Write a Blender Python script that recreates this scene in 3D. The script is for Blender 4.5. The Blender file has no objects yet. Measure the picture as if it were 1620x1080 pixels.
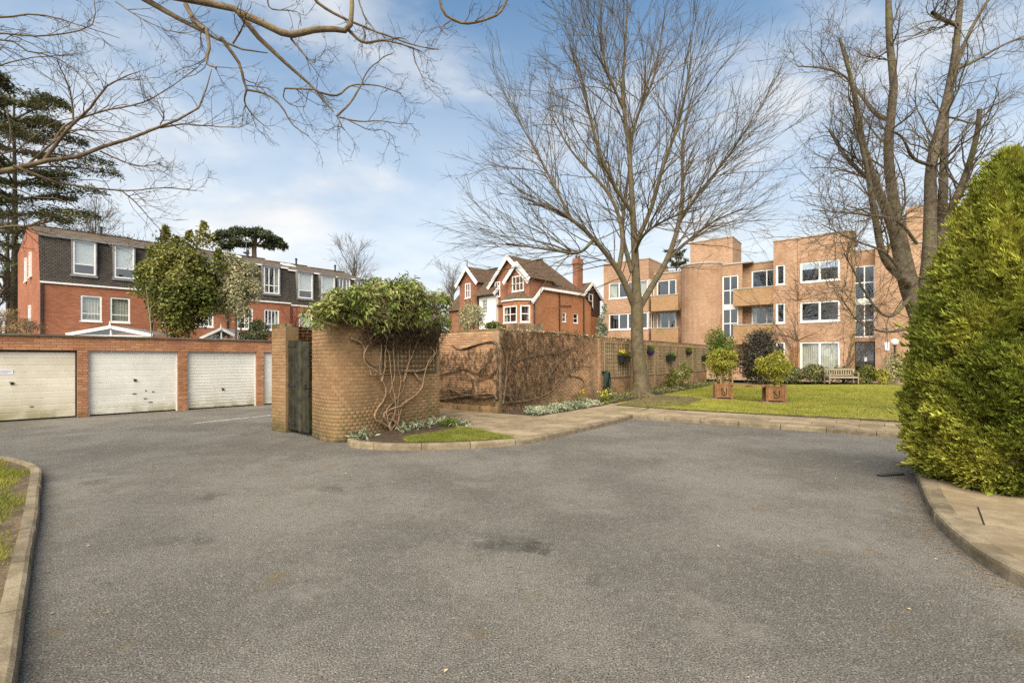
import bpy, math, random
import numpy as np
from mathutils import Vector
random.seed(7); rng = np.random.default_rng(7)
SC = bpy.context.scene
COL = SC.collection
R = math.radians
# ------------------------------------------------------------------ camera
FPX, CX, HZ, CH = 741.0, 810.0, 567.0, 1.65      # focal length in px of a 1620 px frame, centre, horizon row, eye height
cam = bpy.data.cameras.new('camera'); camo = bpy.data.objects.new('camera', cam); COL.objects.link(camo)
camo.location = (0, 0, CH); camo.rotation_euler = (R(90), 0, 0)
cam.sensor_width = 36; cam.lens = FPX/1620*36; cam.shift_y = (HZ-540)/1620; cam.clip_end = 2000; cam.clip_start = .05
SC.camera = camo
# ------------------------------------------------------------------ world, sun, exposure
SUN_EL, SUN_AZ = 46, 196          # azimuth clockwise from +Y: the sun stands behind the camera, a little to the left
W = bpy.data.worlds.new('World'); SC.world = W; W.use_nodes = True
nt = W.node_tree; nt.nodes.clear()
def wn(t, **k):
    n = nt.nodes.new(t)
    for a, b in k.items(): setattr(n, a, b)
    return n
def wl(a, b): nt.links.new(a, b)
out = wn('ShaderNodeOutputWorld')
sky = wn('ShaderNodeTexSky', sky_type='NISHITA', sun_disc=False, sun_elevation=R(SUN_EL), sun_rotation=R(SUN_AZ), air_density=1.0, dust_density=.6, ozone_density=1.6)
bg = wn('ShaderNodeBackground'); bg.inputs[1].default_value = .056
bc = wn('ShaderNodeBackground'); bc.inputs[0].default_value = (1, .985, .96, 1); bc.inputs[1].default_value = .315
tc = wn('ShaderNodeTexCoord'); sep = wn('ShaderNodeSeparateXYZ'); wl(tc.outputs['Generated'], sep.inputs[0])
def wm(op, a, b=None, c=None, clamp=False):
    n = wn('ShaderNodeMath', operation=op, use_clamp=clamp)
    for i, x in enumerate((a, b, c)):
        if x is None: continue
        if isinstance(x, (int, float)): n.inputs[i].default_value = x
        else: wl(x, n.inputs[i])
    return n.outputs[0]
zc = wm('ADD', wm('MAXIMUM', sep.outputs[2], 0), .22)
cmb = wn('ShaderNodeCombineXYZ'); wl(wm('DIVIDE', sep.outputs[0], zc), cmb.inputs[0]); wl(wm('DIVIDE', sep.outputs[1], zc), cmb.inputs[1])
mp = wn('ShaderNodeMapping'); wl(cmb.outputs[0], mp.inputs[0]); mp.inputs['Location'].default_value = (2.3, .4, 0); mp.inputs['Scale'].default_value = (1.0, 1.25, 1)
nz = wn('ShaderNodeTexNoise'); nz.inputs['Scale'].default_value = 1.15; nz.inputs['Detail'].default_value = 9; nz.inputs['Roughness'].default_value = .56; nz.inputs['Distortion'].default_value = .25; wl(mp.outputs[0], nz.inputs['Vector'])
rp = wn('ShaderNodeMapRange', interpolation_type='SMOOTHSTEP'); wl(nz.outputs[0], rp.inputs[0]); rp.inputs[1].default_value = .47; rp.inputs[2].default_value = .70; rp.inputs[4].default_value = .95
hz = wn('ShaderNodeMapRange', interpolation_type='SMOOTHSTEP'); wl(sep.outputs[2], hz.inputs[0]); hz.inputs[1].default_value = .02; hz.inputs[2].default_value = .70; hz.inputs[3].default_value = .93; hz.inputs[4].default_value = .02
fac = wm('SUBTRACT', 1, wm('MULTIPLY', wm('SUBTRACT', 1, rp.outputs[0]), wm('SUBTRACT', 1, hz.outputs[0])))
nz2 = wn('ShaderNodeTexNoise'); nz2.inputs['Scale'].default_value = 2.6; nz2.inputs['Detail'].default_value = 6; wl(mp.outputs[0], nz2.inputs['Vector'])
cr2 = wn('ShaderNodeValToRGB'); wl(nz2.outputs[0], cr2.inputs[0]); cr2.color_ramp.elements[0].position = .35; cr2.color_ramp.elements[0].color = (.80, .83, .87, 1); cr2.color_ramp.elements[1].position = .62; cr2.color_ramp.elements[1].color = (1, .99, .965, 1)
wl(cr2.outputs[0], bc.inputs[0])
tint = wn('ShaderNodeMix', data_type='RGBA', blend_type='MULTIPLY'); tint.inputs[0].default_value = 1; tint.inputs[7].default_value = (.66, 1.0, 1.06, 1); wl(sky.outputs[0], tint.inputs[6]); wl(tint.outputs[2], bg.inputs[0])
mx = wn('ShaderNodeMixShader'); wl(fac, mx.inputs[0]); wl(bg.outputs[0], mx.inputs[1]); wl(bc.outputs[0], mx.inputs[2]); wl(mx.outputs[0], out.inputs[0])
sl = bpy.data.lights.new('sun', 'SUN'); sl.energy = 2.4; sl.angle = R(65); sl.color = (1, .89, .72)
so = bpy.data.objects.new('sun', sl); COL.objects.link(so)
sd = Vector((math.sin(R(SUN_AZ))*math.cos(R(SUN_EL)), math.cos(R(SUN_AZ))*math.cos(R(SUN_EL)), math.sin(R(SUN_EL))))
so.rotation_euler = sd.to_track_quat('Z', 'Y').to_euler(); so.location = (0, -20, 40)
vs = SC.view_settings; vs.view_transform = 'Standard'; vs.look = 'None'; vs.exposure = 1.72; vs.gamma = 1
SC.cycles.use_denoising = False; SC.cycles.max_bounces = 6; SC.cycles.transparent_max_bounces = 8

# ------------------------------------------------------------------ materials
def mat(name, c1, c2=None, scale=3., detail=6, rough=.85, bump=0., bscale=40., isl=0., spec=.3, c3=None, s3=.7, lo=.38, hi=.62, trans=0., uvs=None, stain=None, metal=0., grain=None, lo3=.52, hi3=.66, coord='pos'):
    m = bpy.data.materials.new(name); m.use_nodes = True; t = m.node_tree; t.nodes.clear()
    N = t.nodes.new; L = t.links.new
    o = N('ShaderNodeOutputMaterial'); b = N('ShaderNodeBsdfPrincipled'); L(b.outputs[0], o.inputs[0])
    b.inputs['Roughness'].default_value = rough; b.inputs['Specular IOR Level'].default_value = spec; b.inputs['Metallic'].default_value = metal
    geo = N('ShaderNodeNewGeometry'); pos = geo.outputs['Position']
    if coord == 'obj':
        tcn = N('ShaderNodeTexCoord'); pos = tcn.outputs['Object']
    def noise(s, d=6, vec=None, r=.6):
        n = N('ShaderNodeTexNoise'); n.inputs['Scale'].default_value = s; n.inputs['Detail'].default_value = d; n.inputs['Roughness'].default_value = r; L(vec if vec else pos, n.inputs['Vector']); return n.outputs[0]
    def rng_(x, a, b_, c=0, d=1):
        n = N('ShaderNodeMapRange'); n.interpolation_type = 'SMOOTHSTEP'; L(x, n.inputs[0]); n.inputs[1].default_value = a; n.inputs[2].default_value = b_; n.inputs[3].default_value = c; n.inputs[4].default_value = d; return n.outputs[0]
    def mix(f, a, b_, mode='MIX'):
        n = N('ShaderNodeMix'); n.data_type = 'RGBA'; n.blend_type = mode
        if isinstance(f, (int, float)): n.inputs[0].default_value = f
        else: L(f, n.inputs[0])
        for i, x in ((6, a), (7, b_)):
            if isinstance(x, tuple): n.inputs[i].default_value = (*x[:3], 1)
            else: L(x, n.inputs[i])
        return n.outputs[2]
    def math_(op, a, b_=None):
        n = N('ShaderNodeMath'); n.operation = op
        for i, x in ((0, a), (1, b_)):
            if x is None: continue
            if isinstance(x, (int, float)): n.inputs[i].default_value = x
            else: L(x, n.inputs[i])
        return n.outputs[0]
    col = None; hgt = None
    if uvs:                                    # uvs: (brick w, brick h, mortar, mortar colour[, offset])
        uv = N('ShaderNodeUVMap'); bt = N('ShaderNodeTexBrick'); L(uv.outputs[0], bt.inputs['Vector'])
        bt.inputs['Scale'].default_value = 1; bt.inputs['Brick Width'].default_value = uvs[0]; bt.inputs['Row Height'].default_value = uvs[1]; bt.inputs['Mortar Size'].default_value = uvs[2]; bt.inputs['Mortar Smooth'].default_value = .3; bt.inputs['Bias'].default_value = 0
        bt.inputs['Color1'].default_value = (*c1, 1); bt.inputs['Color2'].default_value = (*(c2 or c1), 1); bt.inputs['Mortar'].default_value = (*uvs[3], 1)
        col = mix(rng_(noise(scale, detail), .3, .7, .0, .45), bt.outputs[0], tuple(x*.72 for x in c1))
        hgt = math_('SUBTRACT', 1, bt.outputs[1])
    else:
        col = mix(rng_(noise(scale, detail), lo, hi), c1, c2) if c2 else None
        if col is None:
            n = N('ShaderNodeRGB'); n.outputs[0].default_value = (*c1, 1); col = n.outputs[0]
    if c3: col = mix(rng_(noise(s3, 5), lo3, hi3, 0, .9), col, c3)
    if grain:                                  # grain: (scale, dark factor, light factor)
        g = rng_(noise(grain[0], 4, r=.8), .3, .7, grain[1], grain[2]); cc = N('ShaderNodeCombineColor'); [L(g, cc.inputs[i]) for i in range(3)]
        col = mix(1., col, cc.outputs[0], 'MULTIPLY')
    if isl:
        oi = N('ShaderNodeObjectInfo'); w = N('ShaderNodeTexWhiteNoise'); w.noise_dimensions = '1D'
        L(math_('MULTIPLY', math_('ADD', oi.outputs['Random'], geo.outputs['Random Per Island']), 917.3), w.inputs['W'])
        f = rng_(w.outputs[0], 0, 1, 1-isl, 1+isl); cc = N('ShaderNodeCombineColor'); [L(f, cc.inputs[i]) for i in range(3)]
        col = mix(1., col, cc.outputs[0], 'MULTIPLY')
        hs = N('ShaderNodeHueSaturation'); hs.inputs['Hue'].default_value = .5; L(math_('ADD', .5, math_('MULTIPLY', math_('SUBTRACT', w.outputs[0], .5), isl*.06)), hs.inputs['Hue']); L(col, hs.inputs['Color']); col = hs.outputs[0]
    if stain:                                  # stain: list of (colour, z0, z1, noise scale, strength): dirt and moss between two heights
        sp = N('ShaderNodeSeparateXYZ'); L(geo.outputs['Position'], sp.inputs[0])
        for sc_, z0, z1, ns, st in stain:
            f = math_('MULTIPLY', rng_(sp.outputs[2], z0, z1, 1, 0), rng_(noise(ns, 6), .36, .62, 0, st)); col = mix(f, col, sc_)
    L(col, b.inputs['Base Color'])
    if bump:
        h = noise(bscale, 5)
        if hgt is not None: h = math_('ADD', math_('MULTIPLY', h, .3), hgt)
        bn = N('ShaderNodeBump'); bn.inputs['Strength'].default_value = bump; bn.inputs['Distance'].default_value = .02; L(h, bn.inputs['Height']); L(bn.outputs[0], b.inputs['Normal'])
    if trans:
        tr = N('ShaderNodeBsdfTranslucent'); L(col, tr.inputs[0]); ms = N('ShaderNodeMixShader'); ms.inputs[0].default_value = trans; L(b.outputs[0], ms.inputs[1]); L(tr.outputs[0], ms.inputs[2]); L(ms.outputs[0], o.inputs[0])
    return m
MT = {}
def asphalt():
    m = mat('asphalt', (.116, .105, .089), (.170, .155, .132), scale=.5, detail=9, rough=.92, bump=.8, bscale=85, c3=(.098, .088, .072), s3=.3, lo3=.46, hi3=.72, grain=(92, .05, 2.05), spec=.2)
    t = m.node_tree; N = t.nodes.new; L = t.links.new
    b = [n for n in t.nodes if n.type == 'BSDF_PRINCIPLED'][0]; src = b.inputs['Base Color'].links[0].from_socket
    geo = N('ShaderNodeNewGeometry')
    def add(col, fac, c):
        n = N('ShaderNodeMix'); n.data_type = 'RGBA'; L(fac, n.inputs[0]); L(col, n.inputs[6]); n.inputs[7].default_value = (*c, 1); return n.outputs[2]
    def mr(x, a, b_, c, d):
        n = N('ShaderNodeMapRange'); n.interpolation_type = 'SMOOTHSTEP'; L(x, n.inputs[0]); n.inputs[1].default_value = a; n.inputs[2].default_value = b_; n.inputs[3].default_value = c; n.inputs[4].default_value = d; return n.outputs[0]
    nz = N('ShaderNodeTexNoise'); nz.inputs['Scale'].default_value = 4.5; nz.inputs['Detail'].default_value = 6; L(geo.outputs[0], nz.inputs[0])
    nd = N('ShaderNodeVectorMath'); nd.operation = 'SCALE'; L(nz.outputs['Color'], nd.inputs[0]); nd.inputs['Scale'].default_value = .5
    va = N('ShaderNodeVectorMath'); va.operation = 'ADD'; L(geo.outputs[0], va.inputs[0]); L(nd.outputs[0], va.inputs[1])
    for (x, y, r, st) in ((-.08, 4.22, .27, .7), (.18, 4.12, .16, .85), (.6, 3.52, .1, .4), (-2.78, 4.25, .14, .45), (-3.1, 4.15, .2, .35), (-2.3, 5.95, .22, .5), (-5.6, 6.3, .2, .4), (-3.6, 5.6, .17, .5), (4.0, 6.1, .3, .3), (2.2, 7.5, .4, .25)):
        d = N('ShaderNodeVectorMath'); d.operation = 'DISTANCE'; L(va.outputs[0], d.inputs[0]); d.inputs[1].default_value = (x+.25, y+.25, .25)
        src = add(src, mr(d.outputs['Value'], r*.45, r*1.1, st, 0), (.055, .05, .042))
    vo = N('ShaderNodeTexVoronoi'); vo.inputs['Scale'].default_value = 68; L(geo.outputs[0], vo.inputs[0])
    wn_ = N('ShaderNodeTexWhiteNoise'); L(vo.outputs['Color'], wn_.inputs[0])
    pw = N('ShaderNodeMath'); pw.operation = 'GREATER_THAN'; L(wn_.outputs[0], pw.inputs[0]); pw.inputs[1].default_value = .80
    ml = N('ShaderNodeMath'); ml.operation = 'MULTIPLY'; L(pw.outputs[0], ml.inputs[0]); L(mr(vo.outputs[0], .15, .5, .62, 0), ml.inputs[1])
    src = add(src, ml.outputs[0], (.40, .37, .325))
    n4 = N('ShaderNodeTexNoise'); n4.inputs['Scale'].default_value = 1.1; n4.inputs['Detail'].default_value = 8; n4.inputs['Roughness'].default_value = .7; L(geo.outputs[0], n4.inputs[0])
    src = add(src, mr(n4.outputs[0], .52, .70, 0, .55), (.225, .208, .178))
    vw = N('ShaderNodeVectorMath'); vw.operation = 'ADD'; L(geo.outputs[0], vw.inputs[0]); L(nd.outputs[0], vw.inputs[1])
    ck = N('ShaderNodeTexVoronoi'); ck.feature = 'DISTANCE_TO_EDGE'; ck.inputs['Scale'].default_value = .45; L(vw.outputs[0], ck.inputs[0])
    n5 = N('ShaderNodeTexNoise'); n5.inputs['Scale'].default_value = .5; L(geo.outputs[0], n5.inputs[0])
    cm = N('ShaderNodeMath'); cm.operation = 'MULTIPLY'; L(mr(ck.outputs[0], .001, .009, .8, 0), cm.inputs[0]); L(mr(n5.outputs[0], .66, .72, 0, .6), cm.inputs[1])
    src = add(src, cm.outputs[0], (.05, .045, .038))
    n6 = N('ShaderNodeTexNoise'); n6.inputs['Scale'].default_value = 2.4; n6.inputs['Detail'].default_value = 7; L(geo.outputs[0], n6.inputs[0])
    src = add(src, mr(n6.outputs[0], .62, .72, 0, .45), (.16, .115, .05))
    n7 = N('ShaderNodeTexNoise'); n7.inputs['Scale'].default_value = 13; n7.inputs['Detail'].default_value = 9; n7.inputs['Roughness'].default_value = .8; L(geo.outputs[0], n7.inputs[0])
    src = add(src, mr(n7.outputs[0], .52, .66, 0, .5), (.06, .053, .044)); src = add(src, mr(n7.outputs[0], .48, .34, 0, .4), (.27, .25, .215))
    L(src, b.inputs['Base Color'])
    return m
MT['asphalt'] = asphalt()
MT['ground'] = mat('ground', (.06, .07, .03), (.1, .08, .05), scale=.2)
MT['kerb'] = mat('kerb', (.17, .132, .083), (.25, .2, .132), scale=5, rough=.92, bump=.4, bscale=60, isl=.14, c3=(.12, .10, .06), s3=2.2, grain=(120, .75, 1.25))
MT['slab'] = mat('slab', (.22, .165, .098), (.30, .235, .148), scale=2.5, rough=.92, bump=.25, bscale=60, isl=.12, c3=(.17, .135, .075), s3=.9, grain=(90, .8, 1.2))
MT['joint'] = mat('joint', (.10, .082, .05), (.14, .12, .07), scale=8)
MT['soil'] = mat('soil', (.045, .03, .02), (.09, .062, .038), scale=9, bump=1., bscale=35, grain=(60, .6, 1.4))
MT['mud'] = mat('mud', (.15, .105, .065), (.085, .062, .035), scale=7, bump=1., bscale=30, grain=(70, .6, 1.4))
MT['lawn'] = mat('lawn', (.22, .22, .03), (.33, .29, .055), scale=.8, detail=8, bump=.8, bscale=60, c3=(.21, .15, .07), s3=.55, lo3=.56, hi3=.72, grain=(45, .6, 1.4))
MT['grass'] = mat('grass', (.20, .22, .022), (.34, .32, .045), scale=1.1, isl=.35, trans=.3, rough=.7, c3=(.25, .2, .08), s3=.8, lo3=.56, hi3=.72)
MT['moss'] = mat('moss', (.17, .19, .03), (.26, .26, .05), scale=3, isl=.3, trans=.2, bump=.7, bscale=60)
bw = dict(stain=[((.09, .085, .03), -.1, 1.1, 2.6, .85), ((.045, .04, .022), -.05, .38, 6, .8)])
MT['brick_e'] = mat('brick_enclosure', (.25, .143, .069), (.315, .19, .094), scale=1.3, isl=.11, bump=.35, bscale=70, c3=(.185, .118, .05), s3=.9, grain=(140, .8, 1.2), **bw)
MT['mortar_e'] = mat('mortar_enclosure', (.22, .14, .074), (.28, .185, .098), scale=2, c3=(.15, .105, .052), s3=1, **bw)
MT['brick_g'] = mat('brick_garden', (.36, .19, .10), (.45, .26, .14), scale=1.1, isl=.18, bump=.35, bscale=70, c3=(.26, .16, .085), s3=.7, grain=(140, .8, 1.2), **bw)
MT['mortar_g'] = mat('mortar_garden', (.28, .19, .115), (.34, .235, .15), scale=2, **bw)
MT['coping'] = mat('coping_brick', (.16, .105, .06), (.24, .15, .08), scale=3, isl=.22, bump=.5, bscale=50, c3=(.10, .10, .03), s3=2.0, lo3=.46, hi3=.62)
MT['brick_gar'] = mat('brick_garage', (.345, .155, .08), (.41, .205, .11), scale=1.2, isl=.16, bump=.3, bscale=70, c3=(.30, .14, .07), s3=.7, grain=(140, .82, 1.18), stain=[((.12, .10, .03), -.1, .4, 3, .6)])
MT['mortar_gar'] = mat('mortar_garage', (.25, .13, .075), (.3, .17, .1), scale=2)
MT['felt'] = mat('roof_felt', (.10, .09, .07), (.16, .14, .09), scale=3, c3=(.14, .15, .05), s3=1.3, bump=.3)
MT['door_white'] = mat('door_paint', (.64, .625, .575), (.72, .705, .65), scale=1.2, rough=.5, spec=.4, isl=.03, stain=[((.30, .26, .10), .02, .42, 3.4, .75), ((.35, .31, .2), .0, 1.3, 1.3, .35)])
MT['door_old'] = mat('door_paint_old', (.60, .55, .44), (.70, .65, .54), scale=1.2, rough=.55, spec=.4, isl=.03, stain=[((.23, .20, .06), .0, .55, 2.8, .85), ((.35, .31, .2), .0, 1.4, 1.3, .35)])
MT['white'] = mat('white_paint', (.74, .73, .70), (.80, .79, .76), scale=2, rough=.4, spec=.45)
MT['lead'] = mat('lead', (.16, .16, .165), (.22, .22, .225), scale=3, rough=.6)
MT['dark'] = mat('dark_metal', (.02, .02, .02), (.035, .03, .03), scale=4, rough=.5)
MT['steel'] = mat('steel', (.3, .3, .3), rough=.35, metal=.9)
MT['rust'] = mat('rust', (.10, .05, .025), (.05, .03, .02), scale=30)
MT['brick_t'] = mat('brick_terrace', (.28, .085, .042), (.43, .155, .075), uvs=(.225, .075, .011, (.30, .17, .11)), scale=.6, bump=.3, bscale=50)
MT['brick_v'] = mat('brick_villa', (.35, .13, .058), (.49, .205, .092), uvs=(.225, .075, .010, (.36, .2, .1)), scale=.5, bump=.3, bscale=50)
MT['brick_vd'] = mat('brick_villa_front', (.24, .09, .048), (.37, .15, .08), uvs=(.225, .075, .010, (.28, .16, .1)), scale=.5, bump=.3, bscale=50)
MT['brick_a'] = mat('brick_apartment', (.315, .187, .115), (.475, .305, .195), uvs=(.225, .075, .010, (.46, .29, .19)), scale=.35, bump=.3, bscale=50, c3=(.31, .175, .10), s3=.8)
MT['brick_am'] = mat('brick_apartment_mossy', (.31, .178, .09), (.41, .25, .13), uvs=(.225, .075, .010, (.40, .26, .15)), scale=.5, bump=.3, bscale=50, c3=(.22, .16, .055), s3=.7)
MT['tile_m'] = mat('mansard_tile', (.055, .046, .038), (.105, .088, .072), uvs=(.17, .105, .016, (.02, .017, .015)), scale=1, bump=.8, bscale=30)
MT['tile_r'] = mat('roof_tile', (.095, .068, .046), (.19, .135, .088), uvs=(.2, .16, .018, (.05, .035, .025)), scale=.6, bump=.8, bscale=20, c3=(.10, .085, .05), s3=.5)
MT['tile_v'] = mat('villa_roof_tile', (.10, .06, .04), (.20, .12, .07), uvs=(.18, .14, .016, (.05, .032, .022)), scale=.6, bump=.8, bscale=20, c3=(.10, .075, .045), s3=.6)
MT['tile_hang'] = mat('hung_tile', (.11, .06, .042), (.16, .085, .055), uvs=(.17, .12, .016, (.04, .025, .02)), scale=.6, bump=.8)
MT['concrete'] = mat('concrete', (.36, .33, .28), (.44, .41, .36), scale=1.5)
MT['render_white'] = mat('white_render', (.70, .68, .64), (.76, .74, .70), scale=1)
MT['bark1'] = mat('bark_smooth', (.092, .070, .040), (.145, .113, .067), scale=5, bump=.6, bscale=28, c3=(.12, .105, .045), s3=1.6, grain=(40, .8, 1.2))
MT['twig1'] = mat('twig_tan', (.075, .054, .030), (.115, .084, .046), scale=2)
MT['bark2'] = mat('bark_cherry', (.08, .062, .042), (.142, .113, .076), scale=9, bump=1., bscale=22, c3=(.125, .12, .045), s3=1.8, grain=(30, .65, 1.3))
MT['twig2'] = mat('twig_dark', (.095, .070, .048), (.14, .105, .066), scale=2)
MT['bark3'] = mat('bark_brown', (.118, .083, .048), (.19, .14, .085), scale=8, bump=.8, bscale=40, c3=(.20, .165, .075), s3=5)
MT['twig3'] = mat('twig_brown', (.062, .042, .03), (.11, .078, .05), scale=3)
MT['vine'] = mat('vine_stem', (.26, .165, .095), (.40, .28, .17), scale=14, bump=.8, bscale=90, isl=.15)
MT['creeper'] = mat('creeper_stem', (.078, .051, .030), (.155, .105, .06), scale=7, isl=.4, bump=.5)
MT['wood_gate'] = mat('gate_wood', (.022, .021, .013), (.052, .047, .028), scale=5, isl=.3, bump=.8, bscale=30, c3=(.052, .058, .018), s3=2.4, coord='pos', rough=.8)
MT['wood_box'] = mat('planter_wood', (.19, .085, .033), (.26, .125, .052), scale=6, isl=.16, rough=.6, bump=.3)
MT['wood_grey'] = mat('weathered_teak', (.27, .215, .15), (.35, .29, .21), scale=6, isl=.15, bump=.3)
MT['wood_tan'] = mat('tan_wood', (.23, .135, .06), (.31, .19, .09), scale=6, isl=.15, bump=.3)
MT['lath'] = mat('trellis_lath', (.27, .215, .125), (.36, .29, .18), scale=4, isl=.2)
MT['lath_d'] = mat('dark_lath', (.055, .05, .028), (.10, .085, .05), scale=4, isl=.2)
MT['reed'] = mat('reed_fence', (.18, .13, .08), (.27, .2, .125), scale=6, isl=.25)
MT['plastic'] = mat('black_plastic', (.018, .02, .022), rough=.4, spec=.5)
MT['purple'] = mat('purple_glaze', (.035, .02, .10), rough=.3, spec=.5)
MT['hose'] = mat('green_hose', (.008, .028, .022), (.014, .04, .03), scale=8, rough=.45)
MT['globe'] = mat('lamp_globe', (.82, .80, .76), rough=.3, spec=.5)
MT['paper'] = mat('notice_paper', (.72, .72, .76), rough=.6)
MT['ink'] = mat('notice_ink', (.18, .16, .30), rough=.6)
MT['curtain'] = mat('curtain', (.62, .59, .50), (.70, .67, .58), scale=2, rough=.9)
MT['blind'] = mat('blind', (.72, .72, .70), rough=.9)
MT['paint_line'] = mat('worn_line', (.36, .34, .3), (.19, .18, .16), scale=7, lo=.45, hi=.55)
def leaf(name, c1, c2, isl=.35, tr=.25, sc=1.5, rough=.5, spec=.4): MT[name] = mat(name, c1, c2, scale=sc, isl=isl, trans=tr, rough=rough, spec=spec)
leaf('leaf_thuja', (.18, .21, .03), (.42, .41, .065), isl=.45, tr=.32, sc=1.1, rough=.75, spec=.2)
leaf('leaf_climb', (.14, .19, .03), (.34, .35, .10), isl=.5, sc=2.2)
leaf('leaf_holly', (.10, .12, .018), (.21, .20, .038), isl=.5, sc=.8)
leaf('leaf_pale', (.32, .30, .15), (.48, .44, .26), isl=.4, sc=1)
leaf('leaf_dark', (.035, .048, .016), (.075, .085, .028), isl=.45)
leaf('leaf_purple', (.05, .04, .03), (.085, .075, .045), isl=.45)
leaf('leaf_green', (.10, .15, .018), (.18, .22, .03), isl=.4)
leaf('leaf_yellow', (.26, .26, .025), (.40, .36, .05), isl=.45)
leaf('leaf_hedge', (.13, .15, .045), (.23, .22, .08), isl=.5)
leaf('leaf_silver', (.22, .25, .15), (.36, .38, .25), isl=.4)
leaf('leaf_cedar', (.095, .10, .04), (.16, .16, .065), isl=.4, tr=.15)
leaf('leaf_brown', (.20, .12, .055), (.31, .20, .10), isl=.4)
leaf('leaf_red', (.26, .07, .045), (.34, .12, .08), isl=.3)
leaf('flower_yellow', (.65, .42, .02), (.75, .55, .05), isl=.2)
leaf('needles', (.17, .08, .03), (.26, .15, .06), isl=.4, tr=.05)
leaf('litter', (.30, .19, .08), (.45, .36, .22), isl=.5, tr=.05)
def glass():
    m = bpy.data.materials.new('window_glass'); m.use_nodes = True; t = m.node_tree; t.nodes.clear()
    o = t.nodes.new('ShaderNodeOutputMaterial'); a = t.nodes.new('ShaderNodeBsdfTransparent'); a.inputs[0].default_value = (.78, .82, .82, 1)
    g = t.nodes.new('ShaderNodeBsdfGlossy'); g.inputs['Roughness'].default_value = .02; g.inputs[0].default_value = (.95, .97, 1, 1)
    f = t.nodes.new('ShaderNodeLayerWeight'); f.inputs[0].default_value = .5
    pw = t.nodes.new('ShaderNodeMath'); pw.operation = 'POWER'; t.links.new(f.outputs['Facing'], pw.inputs[0]); pw.inputs[1].default_value = 3.5
    ad = t.nodes.new('ShaderNodeMath'); ad.operation = 'MULTIPLY_ADD'; t.links.new(pw.outputs[0], ad.inputs[0]); ad.inputs[1].default_value = .8; ad.inputs[2].default_value = .19
    mx = t.nodes.new('ShaderNodeMixShader'); t.links.new(ad.outputs[0], mx.inputs[0]); t.links.new(a.outputs[0], mx.inputs[1]); t.links.new(g.outputs[0], mx.inputs[2]); t.links.new(mx.outputs[0], o.inputs[0])
    return m
MT['glass'] = glass()
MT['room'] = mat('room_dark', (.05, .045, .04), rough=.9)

# ------------------------------------------------------------------ helpers
def P(u, v, Y): return ((u-CX)/FPX*Y, Y, CH-(v-HZ)/FPX*Y)          # photo pixel + depth -> point of the place
def G(u, v, z=0.):
    Y = (CH-z)*FPX/(v-HZ); return ((u-CX)/FPX*Y, Y)
def rootloc(p):
    while p is not None and p.parent is not None: p = p.parent
    return np.array(p.location) if p is not None else np.zeros(3)
def tag(o, label=None, cat=None, group=None, kind=None):
    if label: o['label'] = label
    if cat: o['category'] = cat
    if group: o['group'] = group
    if kind: o['kind'] = kind
    return o
def empty(name, loc, label=None, cat=None, group=None, kind=None):
    o = bpy.data.objects.new(name, None); COL.objects.link(o); o.location = loc; o.empty_display_size = .1
    return tag(o, label, cat, group, kind)
def link(name, me, m, parent=None, smooth=False):
    if not me.materials: me.materials.append(MT[m])
    o = bpy.data.objects.new(name, me); COL.objects.link(o); o.parent = parent
    if smooth: me.polygons.foreach_set('use_smooth', [True]*len(me.polygons))
    return o
def npmesh(name, V, Fq, m, parent=None, smooth=False):
    """V (n,3) world, Fq (k,3 or 4) vertex ids"""
    V = np.asarray(V, dtype=np.float32).reshape(-1, 3)-rootloc(parent).astype(np.float32); Fq = np.asarray(Fq, dtype=np.int32); k = Fq.shape[1]
    me = bpy.data.meshes.new(name); me.vertices.add(len(V)); me.vertices.foreach_set('co', V.ravel())
    me.loops.add(Fq.size); me.loops.foreach_set('vertex_index', Fq.ravel()); me.polygons.add(len(Fq))
    me.polygons.foreach_set('loop_start', np.arange(len(Fq), dtype=np.int32)*k); me.update(calc_edges=True)
    return link(name, me, m, parent, smooth)
class Fr:
    """a vertical plane of a facade: origin, direction (left to right seen from outside), outward normal"""
    def __init__(s, o, d, off=0.):
        d = np.array(d, float); s.d = d/np.hypot(*d); s.n = np.array([s.d[1], -s.d[0]]); s.o = np.array(o, float)+s.n*off
    def shift(s, off): return Fr(s.o, s.d, off)
    def pt(s, t, z, off=0.): p = s.o+s.d*t+s.n*off; return (p[0], p[1], z)
    def t(s, u): k = (u-CX)/FPX; return (k*s.o[1]-s.o[0])/(s.d[0]-k*s.d[1])
    def z(s, u, v): Y = s.o[1]+s.d[1]*s.t(u); return CH-(v-HZ)/FPX*Y
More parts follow.
